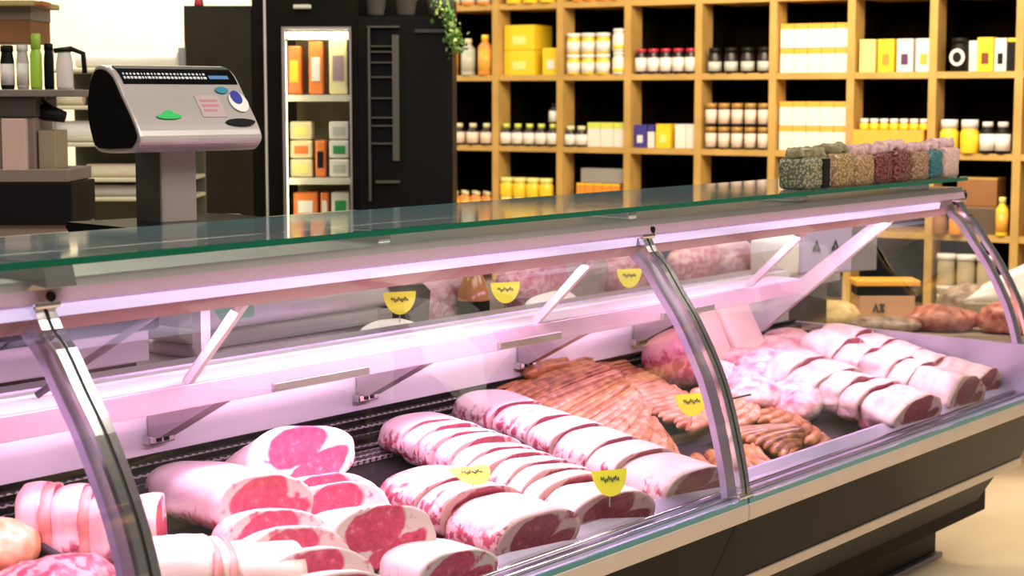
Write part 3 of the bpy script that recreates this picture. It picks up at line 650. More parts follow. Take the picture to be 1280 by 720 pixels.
# ------------------------------------------------------------ weighing scale
SZ = 1.25
sc = empty('weighing_scale', (2.845, 3.19, SZ), math.radians(-8), 'silver butcher scale with tilted keypad head on a square post', 'scale')
silver = C('silver_plastic', (.55, .51, .49), .3, .35)
obj('base_dish', prism([(-.15, 0), (-.17, .018), (-.16, .03), (.12, .03), (.13, .018), (.11, 0)], -.20, .24), M['black_gloss'], sc)
ps = obj('post', box(-.05, .05, -.05, .06, .025, .20, bev=.006), C('post_taupe', (.42, .36, .34), .35, .3), sc)
obj('post_side', box(-.052, -.0505, -.045, .055, .03, .195), M['dark_grey'], ps)
hp = [(-.125, .198), (-.145, .215), (-.15, .235), (-.125, .275), (-.085, .325), (-.045, .375), (-.005, .395), (.035, .39), (.06, .35), (.07, .29), (.055, .23), (.02, .195)]
hp = dense(hp + [hp[0]], 3)[:-1]
hd = obj('head', prism(hp, -.17, .17), silver, sc, False)
sm = hd.modifiers.new('b', 'BEVEL'); sm.width = .006; sm.segments = 2; sm.limit_method = 'ANGLE'
cxy = [(p[0] * .90 - .002, .295 + (p[1] - .295) * .90) for p in hp]
obj('end_cap', prism(cxy, -.1735, -.169), M['black_gloss'], hd); obj('end_cap', prism(cxy, .169, .1735), M['black_gloss'], hd)
def on_head(t0, t1, x0, x1, lift=.002):
    """patch lying on the sloping face between two heights"""
    def P(z):
        pts = sorted([p for p in hp if p[0] < .01 and p[1] > .23], key=lambda q: q[1])
        for a, b in zip(pts, pts[1:]):
            if a[1] <= z <= b[1]:
                t = (z - a[1]) / max(1e-6, b[1] - a[1]); return (a[0] + (b[0] - a[0]) * t, z)
        return pts[-1]
    n = 6; path = [P(t0 + (t1 - t0) * i / n) for i in range(n + 1)]
    return sheet([(p[0], p[1]) for p in path], x0, x1, -lift)
obj('display_strip', on_head(.352, .392, -.155, .160, .003), M['black_gloss'], hd)
LT = C('print_white', (.75, .78, .82), .5)
rgx = random.Random(3)
x = -.150
while x < .07:
    wd = rgx.uniform(.004, .009); obj('printed_letter', on_head(.362, .367, x, x + wd, .0045), LT, hd)
    obj('printed_letter', on_head(.371, .375, x + .002, x + wd, .0045), LT, hd); x += wd + .0035
obj('logo_strip', on_head(.362, .370, .085, .14, .0045), C('print_blue', (.10, .25, .5), .5), hd)
def disc(rx, rz, n=24, t=.002):
    bm = bmesh.new(); a = [bm.verts.new((rx * math.cos(2 * PI * k / n), 0, rz * math.sin(2 * PI * k / n))) for k in range(n)]; b = [bm.verts.new((v.co.x, -t, v.co.z)) for v in a]
    bm.faces.new(a); bm.faces.new(b[::-1])
    for k in range(n): bm.faces.new((a[k], a[(k + 1) % n], b[(k + 1) % n], b[k]))
    return bm
SL = -.68   # slope of the face
def hpos(x, z):
    pts = sorted([p for p in hp if p[0] < .01 and p[1] > .23], key=lambda q: q[1])
    for a, b in zip(pts, pts[1:]):
        if a[1] <= z <= b[1]: return (x, a[0] + (b[0] - a[0]) * (z - a[1]) / (b[1] - a[1]) - .003, z)
obj('green_logo', disc(.034, .008), C('logo_green', (.03, .55, .12), .5), hd, loc=hpos(-.075, .278), rot=(SL, 0, 0))
obj('green_logo', disc(.014, .013), M['logo_green'], hd, loc=hpos(-.073, .282), rot=(SL, 0, 0))
obj('teal_sticker', disc(.018, .010), C('sticker_teal', (.03, .25, .35), .5), hd, loc=hpos(.105, .338), rot=(SL, 0, 0))
obj('round_badge', disc(.026, .030), M['white'], hd, loc=hpos(.138, .310), rot=(SL, 0, 0))
bd = obj('badge_print', disc(.015, .020, t=.004), C('badge_blue', (.04, .05, .35), .4), hd, loc=hpos(.136, .320), rot=(SL, 0, 0))
obj('dark_handle', disc(.040, .010, t=.004), M['black'], hd, loc=hpos(.115, .262), rot=(SL, 0, -.08))
obj('price_sticker', on_head(.275, .325, .02, .085, .002), C('sticker_pink', (.52, .40, .40), .4), hd)
for k in range(3): obj('sticker_print', on_head(.288 + .011 * k, .293 + .011 * k, .03, .078 - .012 * (k == 0), .003), C('print_rose', (.50, .25, .27), .5), hd)

# ------------------------------------------------------------ tall shelving wall
UX, UY = 8.279, 3.218
SROT = math.atan2(-.9957, .0931)
dv_ = Vector((-.0931, .9957)); PITCH = .427; NL = 3.416
def sl(lx, ly, z):   # shelf frame: lx left to right, ly away from the camera
    s = NL - lx; return Vector((UX + dv_.x * s + .9957 * ly, UY + dv_.y * s + .0931 * ly, z))
BZ = [.08, .48, .88, 1.28, 1.68, 2.08, 2.48]
shf = empty('display_shelving', sl(0, 0, 0), SROT, 'tall open oak cube shelving filled with jars along the back', 'shelving')
for i in range(11):
    obj('upright', box(i * PITCH - .02, i * PITCH + .02, 0, .42, 0, 2.7), M['wood'], shf)
for z in BZ:
    obj('shelf_board', box(.02, 10 * PITCH - .02, .004, .42, z - .016, z + .016), M['wood'], shf)
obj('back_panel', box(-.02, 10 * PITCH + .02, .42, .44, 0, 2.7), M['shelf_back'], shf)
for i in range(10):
    obj('cell_shade_sheet', box(i * PITCH + .0205, i * PITCH + .0225, .13, .418, .1, 2.6), M['shelf_back'], shf)  # dark sheets painting the shade deep on each cell's left wall

def T(name, rgb, **k): return C(name, rgb, k.get('rough', .35))
WH = T('lab_white', (.80, .76, .72)); PKL = T('lab_blush', (.78, .62, .52)); RL = T('lid_red', (.50, .02, .05)); OR = T('lid_orange', (.85, .42, .06)); YE = T('yel', (.88, .62, .03)); LY = T('lemon', (.85, .78, .25))
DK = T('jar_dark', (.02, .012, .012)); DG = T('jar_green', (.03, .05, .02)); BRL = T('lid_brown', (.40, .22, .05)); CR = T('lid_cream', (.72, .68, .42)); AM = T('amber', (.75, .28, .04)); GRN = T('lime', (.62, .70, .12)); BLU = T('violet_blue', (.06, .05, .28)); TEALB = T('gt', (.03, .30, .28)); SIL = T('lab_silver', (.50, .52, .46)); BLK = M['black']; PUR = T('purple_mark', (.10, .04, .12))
def jar(loc, r, h, body, lid, lab, label, group, lw=.62, lid_h=.16, cat='jar', neck=.8, name='jar'):
    root = empty(name, loc, SROT, label, cat, group)
    hb = h * (1 - lid_h)
    obj('body', lathe([(r * .92, 0), (r, h * .04), (r, hb * .82), (r * neck, hb * .97), (r * neck, hb)], 14), body, root, True)
    if lab: obj('paper_label', lathe([(r * 1.02, hb * .12), (r * 1.02, hb * (.12 + lw))], 14), lab, root, True)
    obj('lid', lathe([(r * neck * 1.12, hb), (r * neck * 1.12, h * .99), (r * neck, h)], 14), lid, root, True)
    return root
def carton(loc, w_, d_, h, body, top, label, group, topf=.22, mark=None, cat='box', name='carton'):
    root = empty(name, loc, SROT, label, cat, group)
    obj('body', box(-w_ / 2, w_ / 2, 0, d_, 0, h * (1 - topf), bev=.003), body, root)
    if topf > 0: obj('top_flap', box(-w_ / 2, w_ / 2, 0, d_, h * (1 - topf), h, bev=.003), top, root)
    if mark: obj('printed_mark', box(-w_ * .22, w_ * .22, -.002, 0, h * .22, h * .55), mark, root)
    return root
def dupl(root, loc):
    c_ = copy_tree(root); c_.location = loc; return c_
def row(col, z, n, f0, f1, make, ly=.03, depth=1, dy=.07):
    """n copies of what make() builds, spread over a cell"""
    first = None
    for k in range(n):
        lx = col * PITCH + .02 + (PITCH - .04) * (f0 + (f1 - f0) * (k + .5) / n)
        p = sl(lx, ly, z)
        if first is None: first = make(p)
        else: dupl(first, p)
    return first
Z = [z + .016 for z in BZ]
# row above (bottoms only seen)
row(0, Z[5], 3, .15, .95, lambda p: jar(p, .045, .16, AM, WH, WH, 'amber jar in the top left shelf cell above the plant', 'amber jars top left'))
row(1, Z[5], 3, .1, .95, lambda p: jar(p, .05, .15, YE, YE, None, 'yellow jar on the topmost board, second cell', 'yellow jars topmost'))
row(2, Z[5], 4, .1, .95, lambda p: jar(p, .038, .12, AM, CR, None, 'small amber jar on the topmost board, third cell', 'amber jars topmost third cell'))
# upper row
for k, (bd_, ld, lb_, lab_) in enumerate(((AM, RL, AM, 'orange bottle with red cap in the shelf cell beside the trailing plant'), (SIL, CR, SIL, 'silvery bottle with cream cap between two orange bottles'), (AM, YE, OR, 'orange bottle with yellow cap at the right of its cell'))):
    row(0, Z[4], 1, .10 + .3 * k, .36 + .3 * k, lambda p: jar(p, .042, .19 + .02 * k, bd_, ld, lb_, lab_, None, neck=.45, lid_h=.14, cat='bottle', name='bottle'))
for k, lbl in ((0, 'lower of two stacked big yellow cartons'), (1, 'upper of two stacked big yellow cartons')):
    carton(sl(PITCH + .13, .05, Z[4] + .142 * k), .20, .2, .14, YE, YE, lbl, None, .06, mark=LY)
carton(sl(PITCH + .345, .04, Z[4]), .11, .1, .15, YE, YE, 'small yellow patterned carton right of the stacked big ones', None, .2, mark=WH)
for lv in (0, 1):
    row(2, Z[4] + .115 * lv, 3, .02, .74, lambda p: jar(p, .040, .112, YE, WH, WH, 'white and yellow jar in the double stacked third cell, %s layer' % ('upper' if lv else 'lower'), 'white and yellow jars %s layer' % ('upper' if lv else 'lower'), neck=.9, lid_h=.2))
for lv in (0, 1):
    row(2, Z[4] + .125 * lv, 1, .78, .98, lambda p: jar(p, .038, .122, WH, WH, YE, 'tall white tub stacked at the right of the third cell, %s one' % ('upper' if lv else 'lower'), None, lw=.2))
row(3, Z[4], 5, .03, 1., lambda p: jar(p, .034, .135, DK, RL, WH, 'dark jar with red lid and white label in the upper row', 'red lidded dark jars', neck=.75, lid_h=.13))
row(4, Z[4], 4, .04, 1.02, lambda p: jar(p, .036, .135, DK, BLK, SIL, 'black jar with greyish label in the upper row', 'black jars with grey labels', lw=.45, neck=.8, lid_h=.2))
for lv in (0, 1):
    row(5, Z[4] + .127 * lv, 5, .02, .99, lambda p: carton(p, .073, .1, .125, WH, OR, 'white carton with orange top, upper shelf row, %s layer' % ('upper' if lv else 'lower'), 'orange topped cartons upper shelf %s layer' % ('upper' if lv else 'lower')))
for k, (bc, tc_, mk, lb_) in enumerate(((LY, LY, None, 'pale yellow tub leftmost in the cell of four tubs'), (YE, YE, AM, 'golden yellow tub, second in the cell of four tubs'), (WH, WH, PUR, 'white tub with dark purple mark in the cell of four'), (WH, WH, OR, 'white tub with orange mark in the cell of four'))):
    carton(sl(6 * PITCH + .075 + .098 * k, .03, Z[4]), .082, .08, .165, bc, tc_, lb_, None, .12, mark=mk, cat='tub', name='tub')
bj = jar(sl(7 * PITCH + .12, .05, Z[4]), .045, .165, BLK, BLK, None, 'black tub with round white ring emblem in the upper right cell', None, cat='tub', name='tub')
obj('ring_emblem', disc(.038, .042), WH, bj, loc=(0, -.046, .07)); obj('ring_centre', disc(.022, .026), BLK, bj, loc=(0, -.049, .07))
carton(sl(7 * PITCH + .185, .05, Z[4]), .045, .07, .15, WH, WH, 'narrow white tub right of the ring emblem tub', None, .1, cat='tub', name='tub')
carton(sl(7 * PITCH + .25, .03, Z[4]), .08, .08, .165, YE, YE, 'bright yellow tub with brown mark in the upper right cell', None, .12, mark=T('mk', (.2, .05, .02)), cat='tub', name='tub')
carton(sl(7 * PITCH + .325, .03, Z[4]), .058, .08, .16, WH, WH, 'white tub with black mark in the upper right cell', None, .12, mark=BLK, cat='tub', name='tub')
carton(sl(7 * PITCH + .38, .03, Z[4]), .04, .08, .16, BLK, YE, 'black tub with yellow top at the right of the upper right cell', None, .12, cat='tub', name='tub')
# second row
row(0, Z[3], 4, .0, .98, lambda p: jar(p, .038, .125, DK, CR, PKL, 'little dark bottle with cream cap, first cell of the middle row', 'cream capped bottles first cell', neck=.5, lid_h=.2, cat='bottle', name='bottle'))
row(1, Z[3], 5, .0, 1.0, lambda p: jar(p, .036, .125, DK, GRN, WH, 'dark bottle with greenish cap and white label, second cell of the middle row', 'greenish capped bottles second cell', neck=.5, lid_h=.2, cat='bottle', name='bottle'))
jar(sl(PITCH + .37, .05, Z[3] + .126), .036, .115, DK, BLK, WH, 'white labelled bottle stacked on top of the greenish capped bottles', None, neck=.5, cat='bottle', name='bottle')
row(2, Z[3], 2, .0, .36, lambda p: jar(p, .034, .115, DK, CR, WH, 'short dark jar left of the lime green cartons', 'dark jars beside lime cartons', neck=.6, lid_h=.2))
row(2, Z[3], 3, .36, 1.0, lambda p: carton(p, .078, .08, .135, WH, GRN, 'white and lime green carton in the middle shelf row', 'lime green cartons', .25))
carton(sl(3 * PITCH + .065, .03, Z[3]), .075, .08, .125, BLU, BLU, 'violet blue carton in the middle shelf row', None, .1, mark=WH)
carton(sl(3 * PITCH + .13, .03, Z[3]), .038, .08, .125, WH, BLU, 'narrow white and violet carton beside the blue one', None, .3)
carton(sl(3 * PITCH + .205, .03, Z[3]), .085, .08, .13, YE, YE, 'yellow carton right of the violet cartons', None, .1, mark=LY)
row(3, Z[3], 2, .66, 1.0, lambda p: carton(p, .062, .08, .13, WH, WH, 'plain white carton right of the yellow carton', 'plain white cartons', .12))
for lv in (0, 1):
    row(4, Z[3] + .125 * lv, 5, .02, 1.0, lambda p: jar(p, .031, .118, DK, BRL, PKL, 'blush labelled jar with brown lid, middle shelf row, %s layer' % ('upper' if lv else 'lower'), 'brown lidded jars %s layer' % ('upper' if lv else 'lower'), neck=.9, lid_h=.22, lw=.8))
    row(5, Z[3] + .127 * lv, 5, .02, .99, lambda p: carton(p, .073, .1, .125, WH, OR, 'white carton with orange top, middle shelf row, %s layer' % ('upper' if lv else 'lower'), 'orange topped cartons middle shelf %s layer' % ('upper' if lv else 'lower')))
carton(sl(6 * PITCH + .20, .0, Z[3]), .42 - .045, .2, .11, OR, OR, 'long bright orange tray box holding small white jars', None, 0, cat='tray', name='display_tray')
row(6, Z[3] + .112, 7, .06, 1., lambda p: jar(p, .024, .055, YE, WH, None, 'small yellow jar with white lid standing on the orange tray', 'small jars on the orange tray', lid_h=.4))
row(7, Z[3], 2, .03, .56, lambda p: jar(p, .046, .165, YE, WH, None, 'yellow jar with white lid in the right middle cell', 'yellow jars right middle cell', lid_h=.25))
row(7, Z[3], 2, .56, .95, lambda p: jar(p, .038, .155, BLK, WH, WH, 'black and white bottle in the right middle cell', 'black and white bottles', neck=.6, cat='bottle', name='bottle'))
# third row
for q in (0, 1):
    row(0, Z[2] + .0, 5, .0, .98, lambda p: jar(p, .030, .13, AM, CR, OR, 'small amber bottle, first cell of the lower row, %s rank' % ('back' if q else 'front'), 'amber bottles %s rank' % ('back' if q else 'front'), neck=.5, cat='bottle', name='bottle'), ly=.03 + .09 * q)
for lv in (0, 1):
    row(1, Z[2] + .11 * lv, 4, .0, .9, lambda p: jar(p, .042, .108, YE, LY, None, 'yellow honey jar, second cell of the lower row, %s layer' % ('upper' if lv else 'lower'), 'honey jars %s layer' % ('upper' if lv else 'lower'), lid_h=.25))
row(2, Z[2], 5, .0, 1., lambda p: jar(p, .036, .09, DG, WH, SIL, 'squat jar with white lid, third cell of the lower row', 'squat jars third cell', lid_h=.25))
row(2, Z[2] + .092, 5, .18, .9, lambda p: carton(p, .052, .07, .105, AM, YE, 'orange yellow packet standing on the squat jars', 'orange yellow packets', .1))
carton(sl(2 * PITCH + .25, .04, Z[2] + .2), .27, .08, .08, M['grey'], M['grey'], 'flat grey box lying on the orange yellow packets', None, .1)
row(3, Z[2], 5, .0, 1., lambda p: jar(p, .038, .095, DG, T('lid_tan', (.55, .42, .28)), SIL, 'wide jar with tan lid, fourth cell of the lower row', 'tan lidded jars', lid_h=.28))
row(4, Z[2], 5, .02, 1., lambda p: jar(p, .036, .09, DG, LY, SIL, 'green jar with pale lid, fifth cell of the lower row, lower layer', 'green jars fifth cell lower layer', lid_h=.25))
row(4, Z[2] + .092, 5, .02, 1., lambda p: jar(p, .036, .095, LY, YE, None, 'pale yellow topped jar, fifth cell of the lower row, upper layer', 'yellow jars fifth cell upper layer', lid_h=.4, neck=.95))
carton(sl(5 * PITCH + .18, .08, Z[2]), .30, .15, .09, M['grey'], M['grey'], 'low grey box in the dark cell left of the packets', None, .1)
carton(sl(7 * PITCH + .22, .06, Z[2] + .14), .20, .15, .14, M['brown'], M['wood'], 'brown wooden crate in the right lower cell', None, .08, cat='crate', name='crate')
carton(sl(7 * PITCH + .22, .06, Z[2]), .26, .15, .138, T('mk2', (.12, .09, .06)), M['brown'], 'dark box under the brown wooden crate', None, .05, cat='box')
jar(sl(7 * PITCH + .36, .02, Z[2]), .03, .19, YE, LY, OR, 'slim yellow bottle in front of the brown crate', None, neck=.5, cat='bottle', name='bottle')
for k, (bc, lb_) in enumerate(((M['brown'], 'brown jar in the right lower cell'), (AM, 'orange jar between the brown and the white jar'))):
    jar(sl(7 * PITCH + .055 + .085 * k, .0, Z[2]), .036, .11, bc, bc, None, lb_, None)
# fourth row, seen under the canopy
row(7, Z[1] + .10, 3, .04, .82, lambda p: jar(p, .046, .20, T('beige_grain', (.45, .38, .26)), WH, WH, 'tall white capped canister with grain window in the lower right cell', 'white capped canisters', lw=.12, lid_h=.14, neck=.95, cat='canister', name='canister'))
row(7, Z[1], 3, .04, .9, lambda p: jar(p, .055, .098, PKL, WH, None, 'round white bowl under the canisters', 'round white bowls', lid_h=.3, cat='bowl', name='bowl'))
row(8, Z[2], 2, .1, .9, lambda p: jar(p, .04, .13, AM, YE, None, 'amber jar in the cell at the right picture edge, lower row', 'amber jars right edge'))

# ------------------------------------------------------------ deli table beyond the case
tb = empty('deli_table', wl(7.5, 2.05), VROT, 'low grey table behind the case end, covered with deli goods', 'table')
obj('table_top', box(-.85, 1.15, -.35, .35, .57, .60), C('tt', (.35, .26, .20), .5), tb)
for a in (-.8, 1.0):
    for b_ in (-.3, .26): obj('leg', box(a, a + .05, b_, b_ + .05, 0, .57), M['dark_grey'], tb)
def tl(name, label, X, D, wpx, hpx, dep, m, cat, seed, amp=.2, freq=8, base=.60, rz=0):
    k = D / F_PX; p = at(X, 420, D); sx, sz = wpx * k / 2, hpx * k / 2
    o = obj(name, blob(sx, dep, sz, amp, freq, seed), m, None, True, loc=(p.x, p.y, base + sz * .75), rot=(0, 0, VROT + rz)); return tag(o, label, cat)
SAL = sausage_mat('salami', (.30, .06, .05), (.62, .26, .20)); SAL2 = sausage_mat('salami_grey', (.20, .13, .09), (.46, .34, .26))
tl('cheese_wheel', 'yellowish pile of cheese left on the deli table', 1030, 7.4, 90, 40, .12, C('cheese', (.62, .46, .20), .5, var=.3, vscale=20), 'cheese', 70)
tl('salami', 'long dark salami lying in front on the deli table', 1105, 7.25, 100, 24, .06, SAL2, 'salami', 71, .1)
tl('salami', 'rosy salami heap on the deli table left of the long brown ham', 1175, 7.3, 95, 40, .10, SAL, 'salami', 72, .35)
tl('salami', 'greyish salami at the right on the deli table behind the brown one', 1225, 7.55, 100, 56, .10, SAL2, 'salami', 73, .35)
tl('ham', 'brown red ham near the right picture edge', 1258, 7.25, 80, 44, .12, SAL, 'ham', 74, .3)
bxp = at(1105, 400, 7.6); bb = empty('price_box', (bxp.x, bxp.y, .60), VROT, 'tan display box with dark figures below the orange lid box', 'box')
obj('body', box(-.12, .12, -.06, .08, 0, .12, bev=.004), C('tan_box', (.55, .32, .18), .5), bb)
obj('printed_figure', tube([(-.06, -.063, .05), (-.05, -.063, .085), (-.04, -.063, .05)], .005, 6), M['ink'], bb); obj('printed_figure', tube([(-.03, -.063, .05), (-.015, -.063, .085), (-.03, -.063, .085), (-.015, -.063, .05)], .005, 6), M['ink'], bb)
bb2 = empty('lidded_box', (bxp.x, bxp.y, .722), VROT, 'dark box with flat orange lid stacked on the tan box', 'box')
obj('body', box(-.13, .13, -.06, .08, 0, .04), M['black_panel'], bb2); obj('lid', box(-.14, .14, -.07, .09, .04, .065, bev=.004), OR, bb2)
# paper bag
pb = at(1275, 400, 7.5)
bm = bmesh.new()
vs_ = [(-.26, -.02, .0), (.12, -.08, .0), (.12, .08, .0), (-.26, .03, .0), (-.05, -.04, .13), (.12, -.05, .20), (.12, .05, .20), (-.05, .04, .13)]
V = [bm.verts.new(v) for v in vs_]
for f_ in ((0, 1, 5, 4), (3, 7, 6, 2), (4, 5, 6, 7), (0, 4, 7, 3), (1, 2, 6, 5), (0, 3, 2, 1)): bm.faces.new([V[i] for i in f_])
bmesh.ops.subdivide_edges(bm, edges=bm.edges, cuts=3, use_grid_fill=True)
for v in bm.verts: v.co += Vector((noise.noise(v.co * 14), noise.noise(v.co * 16), noise.noise(v.co * 13))) * .012
o = obj('paper_bag', bm, M['paper'], None, True, loc=(pb.x, pb.y, .70), rot=(0, 0, VROT)); tag(o, 'white crumpled paper bag at the right picture edge', 'bag')
st_ = obj('riser_box', box(-.26, .2, -.1, .1, 0, .10), C('riser', (.28, .24, .16), .5), None, False, loc=(pb.x, pb.y, .60), rot=(0, 0, VROT)); tag(st_, 'low olive box carrying the white paper bag', 'box')

# ------------------------------------------------------------ black cooler and fridge
FD = 7.6
kf = FD / F_PX
def lx_(X): return (X - 640) * kf
fr0 = empty('glass_door_fridge', wl(FD, lx_(385)), VROT, 'tall black fridge with lit glass door, stocked with packs', 'fridge')
L_, R_ = lx_(318) - lx_(385), lx_(449) - lx_(385)
dl, dr = lx_(355) - lx_(385), lx_(441) - lx_(385)
zt = lambda Y: CAM_H + (121 - Y) * kf
z_t, z_b = zt(35), .55
BG = M['black_panel']
obj('side_wall', box(L_, dl, 0, .6, 0, 2.35), BG, fr0); obj('side_wall', box(dr, R_, 0, .6, 0, 2.35), BG, fr0)
obj('top_box', box(dl, dr, 0, .6, z_t, 2.35), BG, fr0); obj('bottom_box', box(dl, dr, 0, .6, 0, z_b), BG, fr0)
obj('back_liner', box(dl, dr, .5, .6, z_b, z_t), C('liner', (.86, .74, .36), .5), fr0)
obj('badge_handle', box(lx_(370) - lx_(385), lx_(392) - lx_(385), -.02, 0, zt(13), zt(8), bev=.004), M['light_grey'], fr0)
dr_ = obj('door', bmesh.new(), M['aluminium'], fr0)
bm = bmesh.new()
for a, b_, c_, d_ in ((dl, dl + .015, z_b, z_t), (dr - .008, dr, z_b, z_t), (dl, dr, z_t - .012, z_t), (dl, dr, z_b, z_b + .02)): add_box(bm, a, b_, -.015, .005, c_, d_)
bm.to_mesh(dr_.data); bm.free()
obj('door_glass', box(dl + .015, dr - .008, -.006, -.002, z_b + .02, z_t - .012), GLASS, dr_)
obj('lamp_tube', box(dl + .02, dr - .02, .03, .06, z_t - .05, z_t - .02), mat('fridge_lamp', (1, .93, .62), .5, emit=11), fr0)
obj('lamp_tube', box(dl + .003, dl + .013, .02, .04, z_b + .05, z_t - .06), mat('fridge_lamp_side', (1, .93, .55), .5, emit=9), fr0)
fz = [zt(280), zt(203 + 0), zt(122)]
fz = [zt(276), zt(222), zt(118)]
for z in fz:
    obj('wire_shelf', box(dl + .016, dr - .01, .06, .46, z - .03, z - .002), C('shelf_white', (.72, .70, .55), .4), fr0)
def fpack(X0_, X1_, z, h, body, mk, label, group=None, dep=.12):
    c_ = lx_((X0_ + X1_) / 2); p = wl(FD + .10, c_ * (FD + .1) / FD, z)
    w_ = (X1_ - X0_) * kf * .94
    root = empty('food_pack', p, VROT, label, 'pack', group)
    obj('wrapper', box(-w_ / 2, w_ / 2, 0, dep, 0, h, bev=.008), body, root)
    if mk: obj('printed_mark', box(-w_ * .3, w_ * .3, -.003, 0, h * .25, h * .7), mk, root)
ORR = T('pack_orange', (.80, .22, .05)); CRM = T('pack_cream', (.82, .72, .42)); GRE = T('clover', (.03, .30, .08))
fpack(360, 379, fz[2], .21, ORR, YE, 'orange yellow pack, left on the top fridge shelf')
fpack(387, 406, fz[2], .23, ORR, WH, 'red orange pack in the middle of the top fridge shelf')
fpack(412, 437, fz[2], .24, CRM, T('spk', (.35, .25, .3)), 'cream pack with dark print, right on the top fridge shelf')
for j in range(3):
    fpack(362, 392, fz[1] + .082 * j, .078, CRM, [LY, ORR, LY][j], 'cream box in the left stack of the middle fridge shelf', 'cream boxes left stack')
    fpack(411, 438, fz[1] + .082 * j, .078, WH, GRE if j == 1 else SIL, ['white box at the bottom of the right fridge stack', 'white box with green print, middle of the right fridge stack', 'white box on top of the right fridge stack'][j])
fpack(394, 408, fz[1], .16, ORR, BLK, 'narrow orange pack with dark print on the middle fridge shelf')
fpack(365, 398, fz[0] , .12, ORR, WH, 'wide orange pack on the bottom fridge shelf')
fpack(400, 411, fz[0], .12, ORR, WH, 'narrow orange pack on the bottom fridge shelf')
fpack(413, 438, fz[0], .12, WH, GRE, 'white pack with green clover mark on the bottom fridge shelf')
# cooler cabinet at the right with ladder rack
cb = empty('black_cabinet', wl(FD, lx_(508)), VROT, 'plain black cabinet between fridge and jar shelving', 'cabinet')
cl, cr = lx_(449.5) - lx_(508), lx_(566) - lx_(508)
obj('body', box(cl, cr, 0.002, .6, 0, zt(22)), C('cab_black', (.003, .003, .003), .5, spec=.15), cb)
obj('upper_body', box(cl, cr, .25, .6, zt(22), 2.35), M['cab_black'], cb)
rk = obj('ladder_rack', box(lx_(462) - lx_(508), lx_(464.5) - lx_(508), -.03, 0, zt(250), zt(34)), C('rack_grey', (.09, .085, .07), .4, .3), cb)
obj('rack_post', box(lx_(492) - lx_(508), lx_(500) - lx_(508), -.03, 0, zt(200), zt(45)), M['rack_grey'], rk)
obj('rack_rail', box(lx_(461) - lx_(508), lx_(501) - lx_(508), -.03, 0, zt(36), zt(34)), M['rack_grey'], rk)
for Y in (58, 65, 78, 96, 122, 146, 156, 178): obj('rung', box(lx_(464) - lx_(508), lx_(493) - lx_(508), -.025, 0, zt(Y + 1.5), zt(Y)), M['rack_grey'], rk)
obj('seam_rail', box(lx_(520) - lx_(508), lx_(560) - lx_(508), -.012, 0, zt(42), zt(38)), C('seam_grey', (.03, .03, .028), .4), cb)
obj('low_handle', box(lx_(470) - lx_(508), lx_(500) - lx_(508), -.02, 0, zt(228), zt(225)), M['rack_grey'], cb)
# pots on the cabinet
LEAF = mat('leaf', (.10, .26, .04), .5, var=.5, vscale=20); LEAF2 = mat('leaf_pale', (.38, .50, .16), .5, var=.3)
def leafbush(n, cx, cz, sx, sz, rs, trail=None, ms=.022, dy=-.05):
    bm = bmesh.new()
    for k in range(n):
        if trail: 
            t = rs.random() ** .8; x = trail[0] + (trail[2] - trail[0]) * t + rs.gauss(0, .022); z = trail[1] + (trail[3] - trail[1]) * t + rs.gauss(0, .02)
        else: x, z = cx + rs.gauss(0, sx), cz + abs(rs.gauss(0, sz))
        y = dy + rs.gauss(0, .03); s = ms * rs.uniform(.6, 1.3)
        a = Vector((rs.uniform(-1, 1), rs.uniform(-1, 1), rs.uniform(-1, .4))).normalized(); b = a.cross(Vector((rs.uniform(-1, 1), rs.uniform(-1, 1), rs.uniform(-1, 1)))).normalized()
        p = Vector((x, y, z)); f0 = [p, p + a * s * .5 + b * s * .35, p + a * s * 1.1, p + a * s * .5 - b * s * .35]
        fc = bm.faces.new([bm.verts.new(q) for q in f0]); fc.material_index = 1 if rs.random() < .3 else 0
    return bm
rs = random.Random(5)
for X, lab_ in ((471, 'small grey pot with a sprig, left on the black cabinet'), (509, 'grey plant pot right of the small one on the black cabinet')):
    pt = empty('plant_pot', wl(FD + .08, lx_(X) * 1.01, zt(22) + .003), VROT, lab_, 'plant')
    obj('pot', lathe([(.03, 0), (.038, .01), (.045, .07), (.047, .072), (.042, .073), (.04, .06)], 18), C('pot_dark', (.10, .095, .08), .6), pt, True)
    obj('foliage', leafbush(40, 0, .075, .03, .05, rs, dy=0), [LEAF, LEAF2], pt)
ivy = empty('trailing_plant', wl(FD + .1, lx_(552) * 1.01, zt(22) + .001), VROT, 'green trailing ivy hanging at the corner of the black cabinet', 'plant')
obj('pot', lathe([(.04, 0), (.055, .01), (.065, .09), (.06, .092), (.055, .08)], 18), M['dark_grey'], ivy, True)
obj('foliage', leafbush(420, 0, .09, .075, .06, rs, dy=0), [LEAF, LEAF2], ivy)
obj('foliage', leafbush(260, 0, 0, 0, 0, rs, trail=(.0, .08, .075, -.14), dy=-.12), [LEAF, LEAF2], ivy)
obj('stem', tube([(0, 0, .08), (.02, -.10, .10), (.05, -.13, .0), (.075, -.12, -.13)], .004, 6), LEAF, ivy, True)
